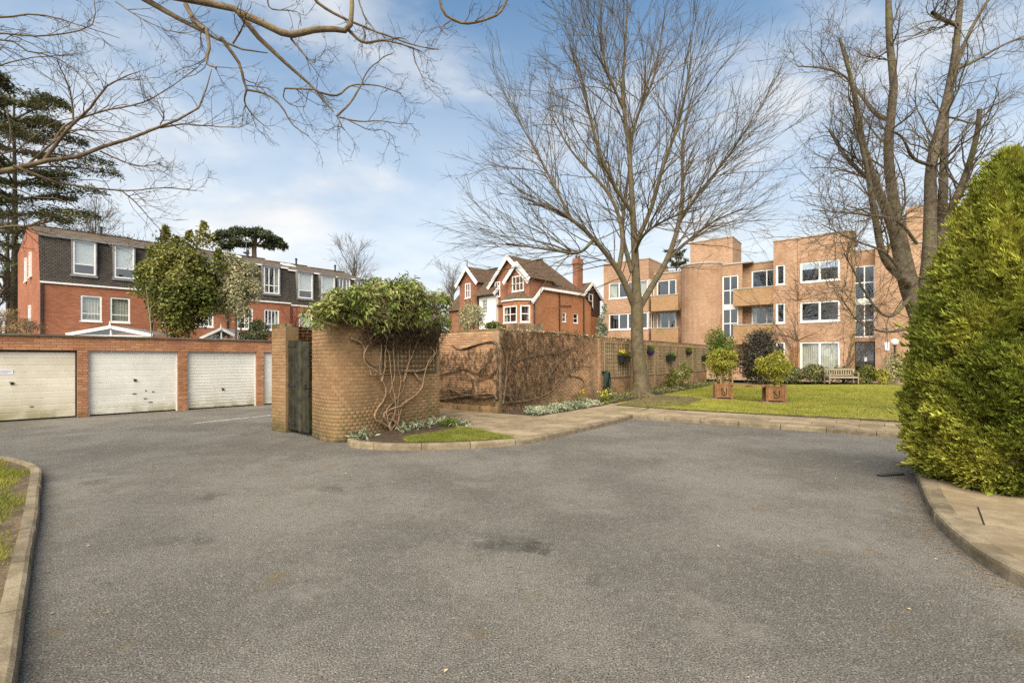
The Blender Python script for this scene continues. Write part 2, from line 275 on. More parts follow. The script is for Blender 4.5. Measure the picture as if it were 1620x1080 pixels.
class MB:
    def __init__(s): s.v = []; s.f = []
    def poly(s, pts):
        n = len(s.v); s.v += [tuple(p) for p in pts]; s.f.append(tuple(range(n, n+len(pts)))); return s
    def hexa(s, p):                     # 8 points: bottom ring 0-3 (ccw from above), top ring 4-7
        n = len(s.v); s.v += [tuple(q) for q in p]
        s.f += [tuple(n+i for i in f) for f in ((3, 2, 1, 0), (4, 5, 6, 7), (0, 1, 5, 4), (1, 2, 6, 5), (2, 3, 7, 6), (3, 0, 4, 7))]; return s
    def fb(s, F, t0, t1, z0, z1, o0, o1):   # box in a facade frame, o0 outer offset > o1 inner offset
        a, b, c, d = (F.pt(t0, z0, o0), F.pt(t1, z0, o0), F.pt(t1, z0, o1), F.pt(t0, z0, o1))
        return s.hexa([a, b, c, d]+[(p[0], p[1], z1) for p in (a, b, c, d)])
    def box(s, c, sx, sy, sz, rz=0.):      # centre of the base
        co, si = math.cos(rz), math.sin(rz); q = []
        for z in (c[2], c[2]+sz):
            for x, y in ((-1, -1), (1, -1), (1, 1), (-1, 1)):
                x *= sx/2; y *= sy/2; q.append((c[0]+x*co-y*si, c[1]+x*si+y*co, z))
        return s.hexa(q)
    def prism(s, poly, z0, z1):             # poly ccw in plan
        n = len(s.v); k = len(poly); s.v += [(p[0], p[1], z0) for p in poly]+[(p[0], p[1], z1) for p in poly]
        s.f.append(tuple(range(n+k, n+2*k))); s.f.append(tuple(range(n+k-1, n-1, -1)))
        s.f += [(n+i, n+(i+1) % k, n+k+(i+1) % k, n+k+i) for i in range(k)]; return s
    def bar(s, a, b, w, h=None):            # rectangular bar between two points
        a, b = Vector(a), Vector(b); d = (b-a).normalized(); up = Vector((0, 0, 1)) if abs(d.z) < .95 else Vector((0, 1, 0))
        x = d.cross(up).normalized(); y = x.cross(d); x *= w/2; y *= (h or w)/2; n = len(s.v)
        s.v += [tuple(p+q) for p in (a, b) for q in (-x-y, x-y, x+y, -x+y)]
        s.f += [tuple(n+i for i in f) for f in ((0, 1, 2, 3), (7, 6, 5, 4), (1, 0, 4, 5), (2, 1, 5, 6), (3, 2, 6, 7), (0, 3, 7, 4))]; return s
    def tube(s, pts, rad, k=6):
        V, Fq = tubes(np.array([pts], float), np.array([rad if hasattr(rad, '__len__') else [rad]*len(pts)], float), k); n = len(s.v)
        s.v += [tuple(p) for p in V]; s.f += [tuple(int(i)+n for i in f) for f in Fq]
        m = len(pts); s.f.append(tuple(n+i for i in range(k-1, -1, -1))); s.f.append(tuple(n+(m-1)*k+i for i in range(k))); return s
    def lathe(s, c, prof, k=14):            # prof: (radius, z) from the bottom up
        n = len(s.v)
        for r, z in prof: s.v += [(c[0]+r*math.cos(2*math.pi*i/k), c[1]+r*math.sin(2*math.pi*i/k), c[2]+z) for i in range(k)]
        for j in range(len(prof)-1): s.f += [(n+j*k+i, n+j*k+(i+1) % k, n+(j+1)*k+(i+1) % k, n+(j+1)*k+i) for i in range(k)]
        s.f.append(tuple(n+k-1-i for i in range(k))); s.f.append(tuple(n+(len(prof)-1)*k+i for i in range(k))); return s
    def wall(s, F, t0, t1, z0, z1, ops=(), depth=.14):   # wall skin with real openings and reveals
        ts = sorted({t0, t1, *[x for o in ops for x in o[:2]]}); zs = sorted({z0, z1, *[x for o in ops for x in o[2:4]]})
        for a, b in zip(ts, ts[1:]):
            for c, d in zip(zs, zs[1:]):
                m, n = (a+b)/2, (c+d)/2
                if any(o[0] < m < o[1] and o[2] < n < o[3] for o in ops): continue
                s.poly([F.pt(a, c), F.pt(b, c), F.pt(b, d), F.pt(a, d)])
        for a, b, c, d in [o[:4] for o in ops]:
            q = [(a, c), (b, c), (b, d), (a, d)]
            for (x, y), (x2, y2) in zip(q, q[1:]+q[:1]): s.poly([F.pt(x, y), F.pt(x2, y2), F.pt(x2, y2, -depth), F.pt(x, y, -depth)][::-1])
        return s
    def build(s, name, m, parent=None, uv=False, smooth=False, kind=None):
        off = rootloc(parent); me = bpy.data.meshes.new(name)
        me.from_pydata([(p[0]-off[0], p[1]-off[1], p[2]-off[2]) for p in s.v], [], s.f)
        if uv:
            l = me.uv_layers.new(name='UVMap').data
            for p in me.polygons:
                n = p.normal
                t = Vector((-n.y, n.x, 0)) if abs(n.z) < .98 else Vector((1, 0, 0))
                t.normalize(); b = n.cross(t)
                for li in p.loop_indices:
                    c = me.vertices[me.loops[li].vertex_index].co; l[li].uv = (c.dot(t)+200, c.dot(b)+200)
        o = link(name, me, m, parent, smooth)
        if kind: o['kind'] = kind
        return o
def tubes(Pn, Rn, k=4):
    N, n, _ = Pn.shape; T = np.gradient(Pn, axis=1); T /= np.linalg.norm(T, axis=2, keepdims=True)+1e-9
    av = Pn[:, -1]-Pn[:, 0]; ax = np.argmin(np.abs(av), axis=1); ref = np.eye(3)[ax][:, None, :]
    U = np.cross(ref, T); U /= np.linalg.norm(U, axis=2, keepdims=True)+1e-9; B = np.cross(T, U)
    a = np.arange(k)*2*np.pi/k
    V = Pn[:, :, None, :]+Rn[:, :, None, None]*(np.cos(a)[None, None, :, None]*U[:, :, None, :]+np.sin(a)[None, None, :, None]*B[:, :, None, :])
    i = np.arange(N)[:, None, None]*n*k; j = np.arange(n-1)[None, :, None]*k; q = np.arange(k)[None, None, :]; q2 = (q+1) % k
    Fq = np.stack([i+j+q, i+j+q2, i+j+k+q2, i+j+k+q], axis=-1).reshape(-1, 4)
    return V.reshape(-1, 3), Fq
def merge(parts):
    Vs, Fs, n = [], [], 0
    for V, Fq in parts: Vs.append(V); Fs.append(Fq+n); n += len(V)
    return np.concatenate(Vs), np.concatenate(Fs)
def cr(pts, n):
    """Catmull-Rom through pts, n samples evenly by length"""
    p = np.array(pts, float); p = np.vstack([2*p[0]-p[1], p, 2*p[-1]-p[-2]]); o = []
    for i in range(1, len(p)-2):
        for t in np.linspace(0, 1, 12, endpoint=False):
            o.append(.5*((2*p[i])+(-p[i-1]+p[i+1])*t+(2*p[i-1]-5*p[i]+4*p[i+1]-p[i+2])*t*t+(-p[i-1]+3*p[i]-3*p[i+1]+p[i+2])*t**3))
    o.append(p[-2]); o = np.array(o); s = np.r_[0, np.cumsum(np.linalg.norm(np.diff(o, axis=0), axis=1))]
    x = np.linspace(0, s[-1], n); return np.stack([np.interp(x, s, o[:, c]) for c in range(o.shape[1])], axis=1)
def unit(a): return a/(np.linalg.norm(a, axis=-1, keepdims=True)+1e-9)
def child(Pn, Rn, count, s0, s1, ang, length, up=0., wob=.15, n=6, rf=.6, rmin=.004, tipr=.35, radial=None, rad_w=0., shrink=.4, side=None, rmax=9.):
    """a level of branches growing from a level of branches (all arrays)"""
    N, m, _ = Pn.shape; idx = np.repeat(np.arange(N), count); M = len(idx)
    s = rng.uniform(s0, s1, M)*(m-1); i = np.minimum(s.astype(int), m-2); f = (s-i)[:, None]
    p = Pn[idx, i]*(1-f)+Pn[idx, i+1]*f; r = Rn[idx, i]*(1-f[:, 0])+Rn[idx, i+1]*f[:, 0]; T = unit(Pn[idx, i+1]-Pn[idx, i])
    q = rng.normal(size=(M, 3)); q -= (q*T).sum(1, keepdims=True)*T; q = unit(q); a = rng.normal(ang, .22, M)[:, None]
    d = np.cos(a)*T+np.sin(a)*q
    if radial is not None: d = d*(1-rad_w)+rad_w*unit(p-np.array(radial))
    d[:, 2] += up; d = unit(d)
    Ln = length*rng.uniform(.55, 1.25, M)*(1-shrink*s/(m-1))
    out = np.zeros((M, n, 3)); out[:, 0] = p
    for k in range(1, n):
        d = unit(d+wob*rng.normal(size=(M, 3))+np.array([0, 0, up*.15])); out[:, k] = out[:, k-1]+d*(Ln/(n-1))[:, None]
    r0 = np.clip(r*rf, rmin, rmax); Rr = r0[:, None]*np.linspace(1, tipr, n)[None, :]
    return out, np.maximum(Rr, rmin*.6)
def leaves(pos, nrm, L, Wd, jit=.6, fold=.25, droop=0.):
    """one folded leaf (4 verts, 2 triangles) at each position, facing roughly along nrm"""
    M = len(pos); nrm = unit(nrm+jit*rng.normal(size=(M, 3))); q = rng.normal(size=(M, 3)); q[:, 2] -= droop; q -= (q*nrm).sum(1, keepdims=True)*nrm; a = unit(q); b = np.cross(nrm, a)
    L = L*rng.uniform(.6, 1.2, M)[:, None]; w = Wd*rng.uniform(.7, 1.2, M)[:, None]
    base = pos; tip = pos+a*L; l = pos+a*L*.45+b*w/2+nrm*w*fold; r = pos+a*L*.45-b*w/2+nrm*w*fold
    V = np.stack([base, r, tip, l], axis=1).reshape(-1, 3); i = np.arange(M)[:, None]*4
    return V, np.concatenate([i+np.array([[0, 1, 2]]), i+np.array([[0, 2, 3]])], axis=0)
def blobcloud(c, rad, nb, n, br=.38, fill=.35, flat_bottom=True, seed=None):
    """positions and normals of leaves in a lumpy crown made of nb clumps inside an ellipsoid"""
    c = np.array(c, float); rad = np.array(rad, float)
    d = unit(rng.normal(size=(nb, 3))); rr = rng.uniform(.45, .82, nb)[:, None]; bc = d*rr
    bs = br*rng.uniform(.65, 1.3, nb); w = bs**2/np.sum(bs**2); ib = rng.choice(nb, n, p=w)
    e = unit(rng.normal(size=(n, 3))); e[:, 2] = np.where(rng.random(n) < .6, np.abs(e[:, 2]), e[:, 2]); ra = np.where(rng.random(n) < fill, rng.uniform(.3, 1, n), rng.uniform(.85, 1.08, n))
    p = bc[ib]+e*(bs[ib]*ra)[:, None]; nn = unit(e*.7+unit(p)*.5+np.array([0, 0, .25]))
    return c+p*rad, nn
def stemset(c, zb, top, n, r=.02, spread=.3):
    ps, rs = [], []
    for i in range(n):
        a = rng.uniform(0, 6.28); e = np.array([c[0]+math.cos(a)*spread, c[1]+math.sin(a)*spread, top]); b = np.array([c[0]+math.cos(a)*.06*spread, c[1]+math.sin(a)*.06*spread, zb])
        ps.append(cr([b, b*.5+e*.5+rng.normal(0, .05, 3), e], 6)); rs.append(np.linspace(r, r*.5, 6))
    return tubes(np.array(ps), np.array(rs), 5)
def shrub(name, label, cat, c, rad, n, L, Wd, m, nb=14, base=None, stems=5, sr=.02, bark='twig2', group=None, br=.4, jit=.6, fill=.35):
    zb = base if base is not None else c[2]-rad[2]
    t = empty(name, (c[0], c[1], zb), label, cat, group)
    p, nn = blobcloud(c, rad, nb, n, br=br, fill=fill); p[:, 2] = np.maximum(p[:, 2], zb+.02)
    V, Fq = leaves(p, nn, L, Wd, jit=jit); npmesh('foliage', V, Fq, m, t)
    V, Fq = stemset(c, zb, c[2]+rad[2]*.3, stems, sr, min(rad[0], rad[1])*.55); npmesh('stem', V, Fq, bark, t)
    return t
def clip(poly, clipper):
    """Sutherland-Hodgman, clipper convex ccw"""
    o = list(poly)
    for i in range(len(clipper)):
        a, b = clipper[i], clipper[(i+1) % len(clipper)]; inp, o = o, []
        if not inp: break
        side = lambda p: (b[0]-a[0])*(p[1]-a[1])-(b[1]-a[1])*(p[0]-a[0])
        for j in range(len(inp)):
            p, q = inp[j-1], inp[j]; sp, sq = side(p), side(q)
            if (sp >= 0) != (sq >= 0): k = sp/(sp-sq); o.append((p[0]+(q[0]-p[0])*k, p[1]+(q[1]-p[1])*k))
            if sq >= 0: o.append(q)
    return o
def inpoly(x, y, poly):
    x = np.asarray(x); y = np.asarray(y); ins = np.zeros(x.shape, bool); n = len(poly); j = n-1
    for i in range(n):
        xi, yi = poly[i]; xj, yj = poly[j]
        c = ((yi > y) != (yj > y)) & (x < (xj-xi)*(y-yi)/(yj-yi+1e-12)+xi); ins ^= c; j = i
    return ins
def blades(poly, n, h, w, z, m, name, parent=None, lean=.5, keep=None):
    xs, ys = zip(*poly); x = rng.uniform(min(xs), max(xs), n*3); y = rng.uniform(min(ys), max(ys), n*3); k = inpoly(x, y, poly)
    if keep is not None: k &= keep(x, y)
    x, y = x[k][:n], y[k][:n]; M = len(x); a = rng.uniform(0, 6.28, M); hh = h*rng.uniform(.4, 1.3, M)
    b = np.stack([x, y, np.full(M, z)], 1); s = np.stack([np.cos(a), np.sin(a), np.zeros(M)], 1)*w/2; t = b+np.stack([rng.normal(0, lean, M)*hh, rng.normal(0, lean, M)*hh, hh], 1)
    V = np.stack([b-s, b+s, t], 1).reshape(-1, 3); o = npmesh(name, V, np.arange(M*3).reshape(-1, 3), m, parent); o['kind'] = 'stuff'; return o

# ================================================================== THE SETTING
def sheet(name, poly, z, m, kind='structure'):
    o = MB().poly([(x, y, z) for x, y in poly]).build(name, m); o['kind'] = kind; return o
sheet('ground', [(-700, -300), (700, -300), (700, 1200), (-700, 1200)], -.06, 'ground')
sheet('road', [(-40, -14), (40, -14), (40, 24), (-40, 24)], 0, 'asphalt')
E2 = np.array([.79, -.613]); E2 /= np.hypot(*E2)          # direction of the far kerb and of the apartment facade
W2 = np.array([.613, .79]); W2 /= np.hypot(*W2)           # direction of the long garden wall
KH = .115
K_mid = [(-3.18, 9.02), (-2.95, 8.68), (-2.5, 8.48), (-1.97, 8.41), (-1.11, 8.50), (-.16, 8.80), (.5, 9.26), (1.31, 10.2), (2.64, 11.87), (3.32, 12.92)]
K_far = [(3.32, 12.92), (8.0, 9.75), (14.0, 5.6)]
K_right = [(14, 3.2), (10.5, 5.9), (8.2, 7.15), (7.0, 7.55), (6.3, 7.35), (5.75, 6.68), (5.09, 5.85), (4.37, 4.89), (3.98, 4.26), (3.74, 3.69), (3.68, 3.3), (3.72, 2.4), (3.9, .5)]
K_left = [(-1.0, .8), (-2.55, 2.42), (-3.28, 3.17), (-4.63, 4.58), (-5.65, 5.62), (-6.26, 6.24), (-6.66, 6.62), (-7.2, 7.0), (-8.1, 7.42), (-9.5, 7.7), (-14, 7.9)]
def dense(pts, step=.1, straight=False):
    if straight:
        o = []
        for a, b in zip(pts, pts[1:]):
            n = max(2, int(math.dist(a, b)/step)); o += [(a[0]+(b[0]-a[0])*i/n, a[1]+(b[1]-a[1])*i/n) for i in range(n)]
        return np.array(o+[pts[-1]])
    L = sum(math.dist(a, b) for a, b in zip(pts, pts[1:])); return cr(pts, int(L/step))
def normals2(p):
    T = np.gradient(p, axis=0); T /= np.hypot(T[:, 0], T[:, 1])[:, None]; return T, np.stack([-T[:, 1], T[:, 0]], 1)   # left normals
def kerb(pts, w, stone, label_side, straight=False):
    """kerb stones laid one by one; the kept side (label_side = +1 left, -1 right of the path) is the raised ground"""
    p = dense(pts, .08, straight); T, Nn = normals2(p); Nn = Nn*label_side
    t = empty('kerb', (p[0][0], p[0][1], 0), kind='structure')
    k = max(3, int(stone/.08)); i = 0; gap = .012
    while i < len(p)-2:
        j = min(i+k, len(p)-1); seg = p[i:j+1].copy(); nn = Nn[i:j+1]
        if len(seg) < 3: break
        seg[0] += T[i]*gap/2; seg[-1] -= T[j]*gap/2
        dz = rng.uniform(-.006, .006); dw = rng.uniform(-.006, .006); V = []
        for q, n_ in zip(seg[::2] if len(seg) % 2 else np.vstack([seg[::2], seg[-1:]]), nn[::2] if len(seg) % 2 else np.vstack([nn[::2], nn[-1:]])):
            for o, z in ((dw, -.05), (dw+.004, KH-.035+dz), (dw+.012, KH-.012+dz), (dw+.034, KH+dz), (w, KH+dz+.003), (w, -.05)): V.append((*(q+n_*(o+rng.normal(0, .0012))), z+rng.normal(0, .001)))
        m = len(V)//6; mb = MB(); mb.v = V
        for a in range(m-1):
            for b in range(5):
                f = (a*6+b, a*6+b+1, (a+1)*6+b+1, (a+1)*6+b); mb.f.append(f if label_side > 0 else f[::-1])
        mb.f += [tuple(range(6)), tuple((m-1)*6+i_ for i_ in range(5, -1, -1))]
        mb.build('kerb_stone', 'kerb', t); i = j
    return p+Nn*w, t
in_mid, _ = kerb(K_mid, .13, .9, 1)
in_far, _ = kerb(K_far, .13, .92, 1, True)
in_right, _ = kerb(K_right, .17, .95, 1)
in_left, _ = kerb(K_left, .11, 1.0, 1)
def inner(pts, i0, i1, step=4): return [tuple(x) for x in pts[i0:i1:step]]
# footpath of slabs
C0 = np.array([-.37, 13.09])                               # outer corner of the garden wall
GWR = Fr(C0, W2); GWL = Fr(C0-E2*5.0, E2)                  # long wall to the right, short wall to the left (ends at C0)
pathp = empty('path', (3, 12, 0), kind='structure')
km = [tuple(x) for x in in_mid if x[0] > .0][::3]
regA = km+[(3.42, 13.05), (4.25, 14.65), tuple(C0+W2*4.6+np.array([.8, -.5])), tuple(C0+W2*3.2), tuple(C0), tuple(C0-E2*5), (-1.85, 11.2), (-1.15, 10.55)]
LB = [(3.55, 15.5), (4.1, 14.75), (5.35, 13.66), (7.15, 12.62), (8.75, 11.75), (9.6, 11.15), (16, 6.9)]    # edge of the lawn
regB = [(3.40, 13.02), (8.08, 9.86), (14.07, 5.72), (16, 6.9), (9.6, 11.15), (8.75, 11.75), (7.15, 12.62), (5.35, 13.66), (4.3, 14.6)]
def hull(pts):
    pts = sorted(set(pts)); 
    def half(ps):
        h = []
        for p in ps:
            while len(h) > 1 and (h[-1][0]-h[-2][0])*(p[1]-h[-2][1])-(h[-1][1]-h[-2][1])*(p[0]-h[-2][0]) <= 0: h.pop()
            h.append(p)
        return h[:-1]
    return half(pts)+half(pts[::-1])
A_, B_ = hull(regA), hull(regB)
mb = MB(); mb.poly([(x, y, KH-.02) for x, y in A_]); mb.poly([(x, y, KH-.024) for x, y in B_]); mb.build('mortar_bed', 'joint', pathp)
def slabs(reg, w, l, z, parent, other=None, shift=0., dirs=(E2, W2), m='slab'):
    for i in range(-34, 34):
        for j in range(-34, 34):
            a0 = i*l+(l/2 if j % 2 else 0)+shift; b0 = j*w; g = .007
            c = [np.array([3.40, 13.02])+dirs[0]*x+dirs[1]*y for x, y in ((a0+g, b0+g), (a0+l-g, b0+g), (a0+l-g, b0+w-g), (a0+g, b0+w-g))]
            q = clip([tuple(x) for x in c], reg)
            if len(q) < 3: continue
            ar = .5*abs(sum(q[k-1][0]*q[k][1]-q[k][0]*q[k-1][1] for k in range(len(q))))
            if ar < .02: continue
            if other is not None and inpoly([sum(x for x, _ in q)/len(q)], [sum(y for _, y in q)/len(q)], other)[0]: continue
            cx, cy = (c[0]+c[2])/2
            if cy < 2.3 or cx > 1.2*cy: continue
            MB().prism(q, z-.04, z+rng.uniform(-.004, .004)).build('paving_slab', m, parent)
slabs(B_, .61, .91, KH, pathp); slabs(A_, .61, .91, KH+.001, pathp, other=B_)
# right-hand paved corner under the clipped conifer
isl = empty('pavement', (6, 5, 0), kind='structure')
ir = [tuple(x) for x in in_right]
mb = MB(); mb.poly([(x, y, KH-.02) for x, y in ir]+[(14, .5, KH-.02)]); mb.build('mortar_bed', 'joint', isl)
regR = hull([x for x in ir if x[1] < 8.5 and x[0] < 9]+[(9, .5), (9, 6.5)])
irp = ir+[(14, .5)]
for i in range(-14, 14):
    for j in range(-14, 14):
        a = np.array([5.2, 4.6])+np.array([.66, .75])*i*.75+np.array([.75, -.66])*(j*.9+(.45 if i % 2 else 0)); g = .008
        c = [a+np.array([.66, .75])*x+np.array([.75, -.66])*y for x, y in ((g, g), (g, .9-g), (.75-g, .9-g), (.75-g, g))][::-1]
        if not any(inpoly([p[0] for p in c], [p[1] for p in c], irp)): continue
        q = clip([tuple(x) for x in c], regR)
        if len(q) > 2 and sum(x for x, _ in q)/len(q) < 8: MB().prism(q, KH-.06, KH+rng.uniform(-.004, .004)).build('paving_slab', 'slab', isl)
# verge at the left
vl = [tuple(x) for x in in_left]
vpoly = vl[::3]+[(-14, 2), (-6, -2)]
o = sheet('verge', vpoly, KH-.025, 'mud')
def dist_path(x, y, pts):
    d = np.full(x.shape, 9.)
    for q in pts[::2]: d = np.minimum(d, np.hypot(x-q[0], y-q[1]))
    return d
gn = rng.uniform(0, 6.28, 6)
def patchy(x, y): return (np.sin(x*3.1+gn[0])+np.sin(y*4.3+gn[1])+np.sin((x+y)*7+gn[2])*.7+rng.normal(0, .7, x.shape)) > -2.3
tag(blades(vpoly, 150000, .055, .006, KH-.025, 'grass', 'verge_grass', keep=lambda x, y: (dist_path(x, y, vl) > .11+.06*np.sin(x*5)+rng.normal(0, .04, x.shape)) & patchy(x, y) & (y > 1.2) & (x > -10)), 'patchy green grass on the verge inside the left kerb', 'grass')
# lawn and beds
BED = .95
lawn = LB+[(30, 14), (34, 22), tuple(C0+W2*25+E2*6), tuple(C0+W2*21+E2*BED), tuple(C0+W2*5.5+E2*(BED+.3))]
lawn = [(3.55, 15.5)]+LB[1:]+[(30, 14), (30, 22), tuple(np.array([21.8, 34])-np.array([.61, .79])*5.2+E2*0+np.array([3, -2.2])), tuple(C0+W2*19.6+E2*2.2), tuple(C0+W2*18+E2*BED), tuple(C0+W2*4.6+E2*(BED+.35))]
sheet('lawn', lawn, KH+.012, 'lawn')
tag(blades(lawn, 130000, .04, .012, KH+.012, 'grass', 'lawn_grass', keep=lambda x, y: (x < 1.15*y) & ((y < 24) | (rng.random(x.shape) < .5)) & ((np.hypot(x-5.2, y-18.2) > 2.2) | (rng.random(x.shape) < .35))), 'mown yellow-green lawn between the footpath and the flats', 'lawn')
tag(sheet('soil', [(3.4, 15.3), (4.1, 14.8), (5.6, 15.2), (6.4, 16.4), (7.2, 17.6), (7.2, 18.6), (6.2, 19.8), (4.9, 18.2)], KH+.016, 'mud'), kind='structure')
eg = []
for i in range(90):
    k = i/89; e = cr([(4.1, 14.75), (5.35, 13.66), (7.15, 12.62), (8.75, 11.75), (9.6, 11.15)], 90)[i]; eg.append(tuple(e+W2*(.10+.16*abs(math.sin(i*.37))+.12*abs(math.sin(i*.91+1)))))
sheet('soil', [(4.1, 14.75), (5.35, 13.66), (7.15, 12.62), (8.75, 11.75), (9.6, 11.15)]+eg[::-1], KH+.018, 'mud')
# terrace walk in front of the flats
FA = Fr((21.8, 34), E2)
sheet('terrace_pavement', [FA.pt(-18, 0, 4.0)[:2], FA.pt(16, 0, 4.0)[:2], FA.pt(16, 0, -6)[:2], FA.pt(-18, 0, -6)[:2]], KH+.006, 'slab')
bedp = [tuple(C0+E2*.02), (.72, 12.5), (2.93, 15.25), tuple(C0+W2*5.2+E2*(BED+.2)), tuple(C0+W2*20.2+E2*BED), tuple(C0+W2*20.2+E2*.02)]
MB().prism(bedp[::1], KH-.05, KH+.03).build('flower_bed', 'soil')['kind'] = 'structure'

# ================================================================== BRICK WALLS
def unit_brick(name, h=.065, dep=.06, c=.006, L=.215):
    cx = c/L; V = []
    for x, y, z in ((.5, dep, h/2), (.5, c, h/2), (.5-cx, 0, h/2-c)):
        V += [(-x, y, -z), (x, y, -z), (x, y, z), (-x, y, z)]
    f = [(8, 9, 10, 11)]
    for a in (0, 4):
        for i in range(4): f.append((a+i, a+(i+1) % 4, a+4+(i+1) % 4, a+4+i))
    me = bpy.data.meshes.new(name); me.from_pydata(V, [], f); return me, np.array(V), np.array(f)
def lay(path, z0, n, start=0., L=.225, course=.075, skip=None, z_off=0.):
    """positions of bricks along a plan path (outside on its right), course by course"""
    p = np.array(path, float); s = np.r_[0, np.cumsum(np.hypot(*np.diff(p, axis=0).T))]; T = s[-1]; out = []
    for c in range(n):
        a = -(L/2 if c % 2 else 0)
        while a < T-.02:
            b = min(a+L, T); a2 = max(a, 0)
            if b-a2 > .04:
                m = (a2+b)/2; x, y = np.interp(m, s, p[:, 0]), np.interp(m, s, p[:, 1]); e = .02
                dx = np.interp(min(m+e, T), s, p[:, 0])-np.interp(max(m-e, 0), s, p[:, 0]); dy = np.interp(min(m+e, T), s, p[:, 1])-np.interp(max(m-e, 0), s, p[:, 1])
                z = z0+course*c+course/2
                if skip is None or not skip(m, z): out.append((x, y, z, math.atan2(dy, dx), b-a2-.010))
            a += L
    return out
def bricks(root, lst, m, n_single, name='brick', h=.065, order=None, proud=.003):
    me, V0, F0 = unit_brick(name, h); me.materials.append(MT[m]); off = rootloc(root)
    order = order or (lambda b: math.hypot(b[0], b[1])); lst = sorted(lst, key=order)
    J = lambda: rng.uniform(-proud, proud*.6)
    for x, y, z, a, L in lst[:n_single]:
        o = bpy.data.objects.new(name, me); COL.objects.link(o); o.parent = root; j = J()
        o.location = (x+math.sin(a)*j-off[0], y-math.cos(a)*j-off[1], z-off[2]); o.rotation_euler = (rng.normal(0, .004), rng.normal(0, .006), a+rng.normal(0, .006)); o.scale = (L, 1, 1)
    rest = lst[n_single:]
    if rest:
        A = np.array(rest); v = V0[None]*np.stack([A[:, 4], np.ones(len(A)), np.ones(len(A))], 1)[:, None, :]; c, s_ = np.cos(A[:, 3])[:, None], np.sin(A[:, 3])[:, None]
        j = rng.uniform(-proud, proud*.6, len(A))[:, None]; y = v[:, :, 1]-j
        W_ = np.stack([v[:, :, 0]*c-y*s_+A[:, 0:1], v[:, :, 0]*s_+y*c+A[:, 1:2], v[:, :, 2]+A[:, 2:3]], -1)
        Fq = (F0[None]+(np.arange(len(A))*len(V0))[:, None, None]).reshape(-1, 4)
        o = npmesh('brickwork', W_.reshape(-1, 3), Fq, m, root); o['kind'] = 'stuff'
def core(path, z0, z1, o0, o1):
    """solid mortar core along a path: o0 / o1 offsets to the right (outside) of outer and inner face"""
    p = np.array(path, float); T, Nn = normals2(p); a = p-Nn*o0; b = p-Nn*o1; mb = MB(); n = len(p)
    for i in range(n-1):
        A, B, C, D = a[i], a[i+1], b[i+1], b[i]
        mb.poly([(*A, z0), (*B, z0), (*B, z1), (*A, z1)]); mb.poly([(*C, z0), (*D, z0), (*D, z1), (*C, z1)]); mb.poly([(*A, z1), (*B, z1), (*C, z1), (*D, z1)])
    for q, w in ((a[0], b[0]), (b[-1], a[-1])): mb.poly([(*w, z0), (*q, z0), (*q, z1), (*w, z1)])
    return mb
# --- the rounded enclosure wall with the gate
EW = cr([(-4.22, 9.88), (-3.82, 9.43), (-3.42, 9.22), (-3.04, 9.46), (-2.64, 10.14), (-2.22, 10.86), (-1.79, 11.57)], 90)
enc = empty('brick_wall', (-3.2, 10.2, 0), 'rounded tan brick wall of the enclosure with climber over its top', 'wall')
endp = np.vstack([EW[-1], EW[-1]+np.array([-.19, .115])]); stp = np.vstack([EW[0]+np.array([.14, .17]), EW[0]])
core(EW, -.05, 2.33, -.0035, -.215).build('mortar', 'mortar_e', enc)
lst = lay(EW[:56], .0, 31, L=.1125)+lay(EW[55:], .0, 31)+lay(endp, .0, 31)+lay(stp, .0, 31)
bricks(enc, lst, 'brick_e', 300, order=lambda b: abs((b[0]-CX*0)/b[1]+.33)*3+abs(b[2]-1.3)*.6)
bricks(enc, lay(EW, 2.325, 1, L=.112, course=.115), 'coping', 80, name='coping_brick', h=.105)
T_, N_ = normals2(EW); bk = EW+N_*.11
bricks(enc, lay(bk, 2.325, 1, L=.112, course=.115), 'coping', 80, name='coping_brick', h=.105)
# other walls of the enclosure: gate pier and the far side
pier = empty('brick_pier', (-5.3, 10.8, 0), 'square brick gate pier left of the dark wooden gate', 'pier')
PF = [(-5.52, 10.75), (-5.04, 10.42)]; PR = [(-5.04, 10.42), (-4.86, 10.68)]; PL = [(-5.34, 11.01), (-5.52, 10.75)]
core(np.array([PF[0], ((PF[0][0]+PF[1][0])/2, (PF[0][1]+PF[1][1])/2), PF[1]]), -.05, 2.36, -.007, -.31).build('mortar', 'mortar_e', pier)
bricks(pier, lay(PF, 0, 31)+lay(PR, 0, 31)+lay(PL, 0, 31), 'brick_e', 300)
bricks(pier, lay(PF, 2.325, 1, L=.112, course=.115)+lay(np.array(PF)+np.array([.09, .13]), 2.325, 1, L=.112, course=.115), 'coping', 20, name='coping_brick', h=.105)
back = empty('brick_wall', (-4.2, 12, 0), 'far brick wall of the enclosure seen above the gate', 'wall')
core(np.array([(-5.3, 11.03), (-4.7, 11.85), (-3.75, 13.1)]), -.05, 2.42, 0, -.22).build('wall_core', 'brick_e', back)
BW = [(-2.0, 11.72), (-3.6, 13.0)]
core(np.array([(-3.58, 13.02), (-2.8, 12.4), (-2.02, 11.75)]), -.05, 2.42, 0, -.2).build('wall_core', 'brick_e', back)
bricks(back, lay([(-3.75+.19, 13.1-.11), (-5.3+.19, 11.03-.11)][::1], 1.35, 14), 'brick_e', 60, order=lambda b: -b[2]*10)
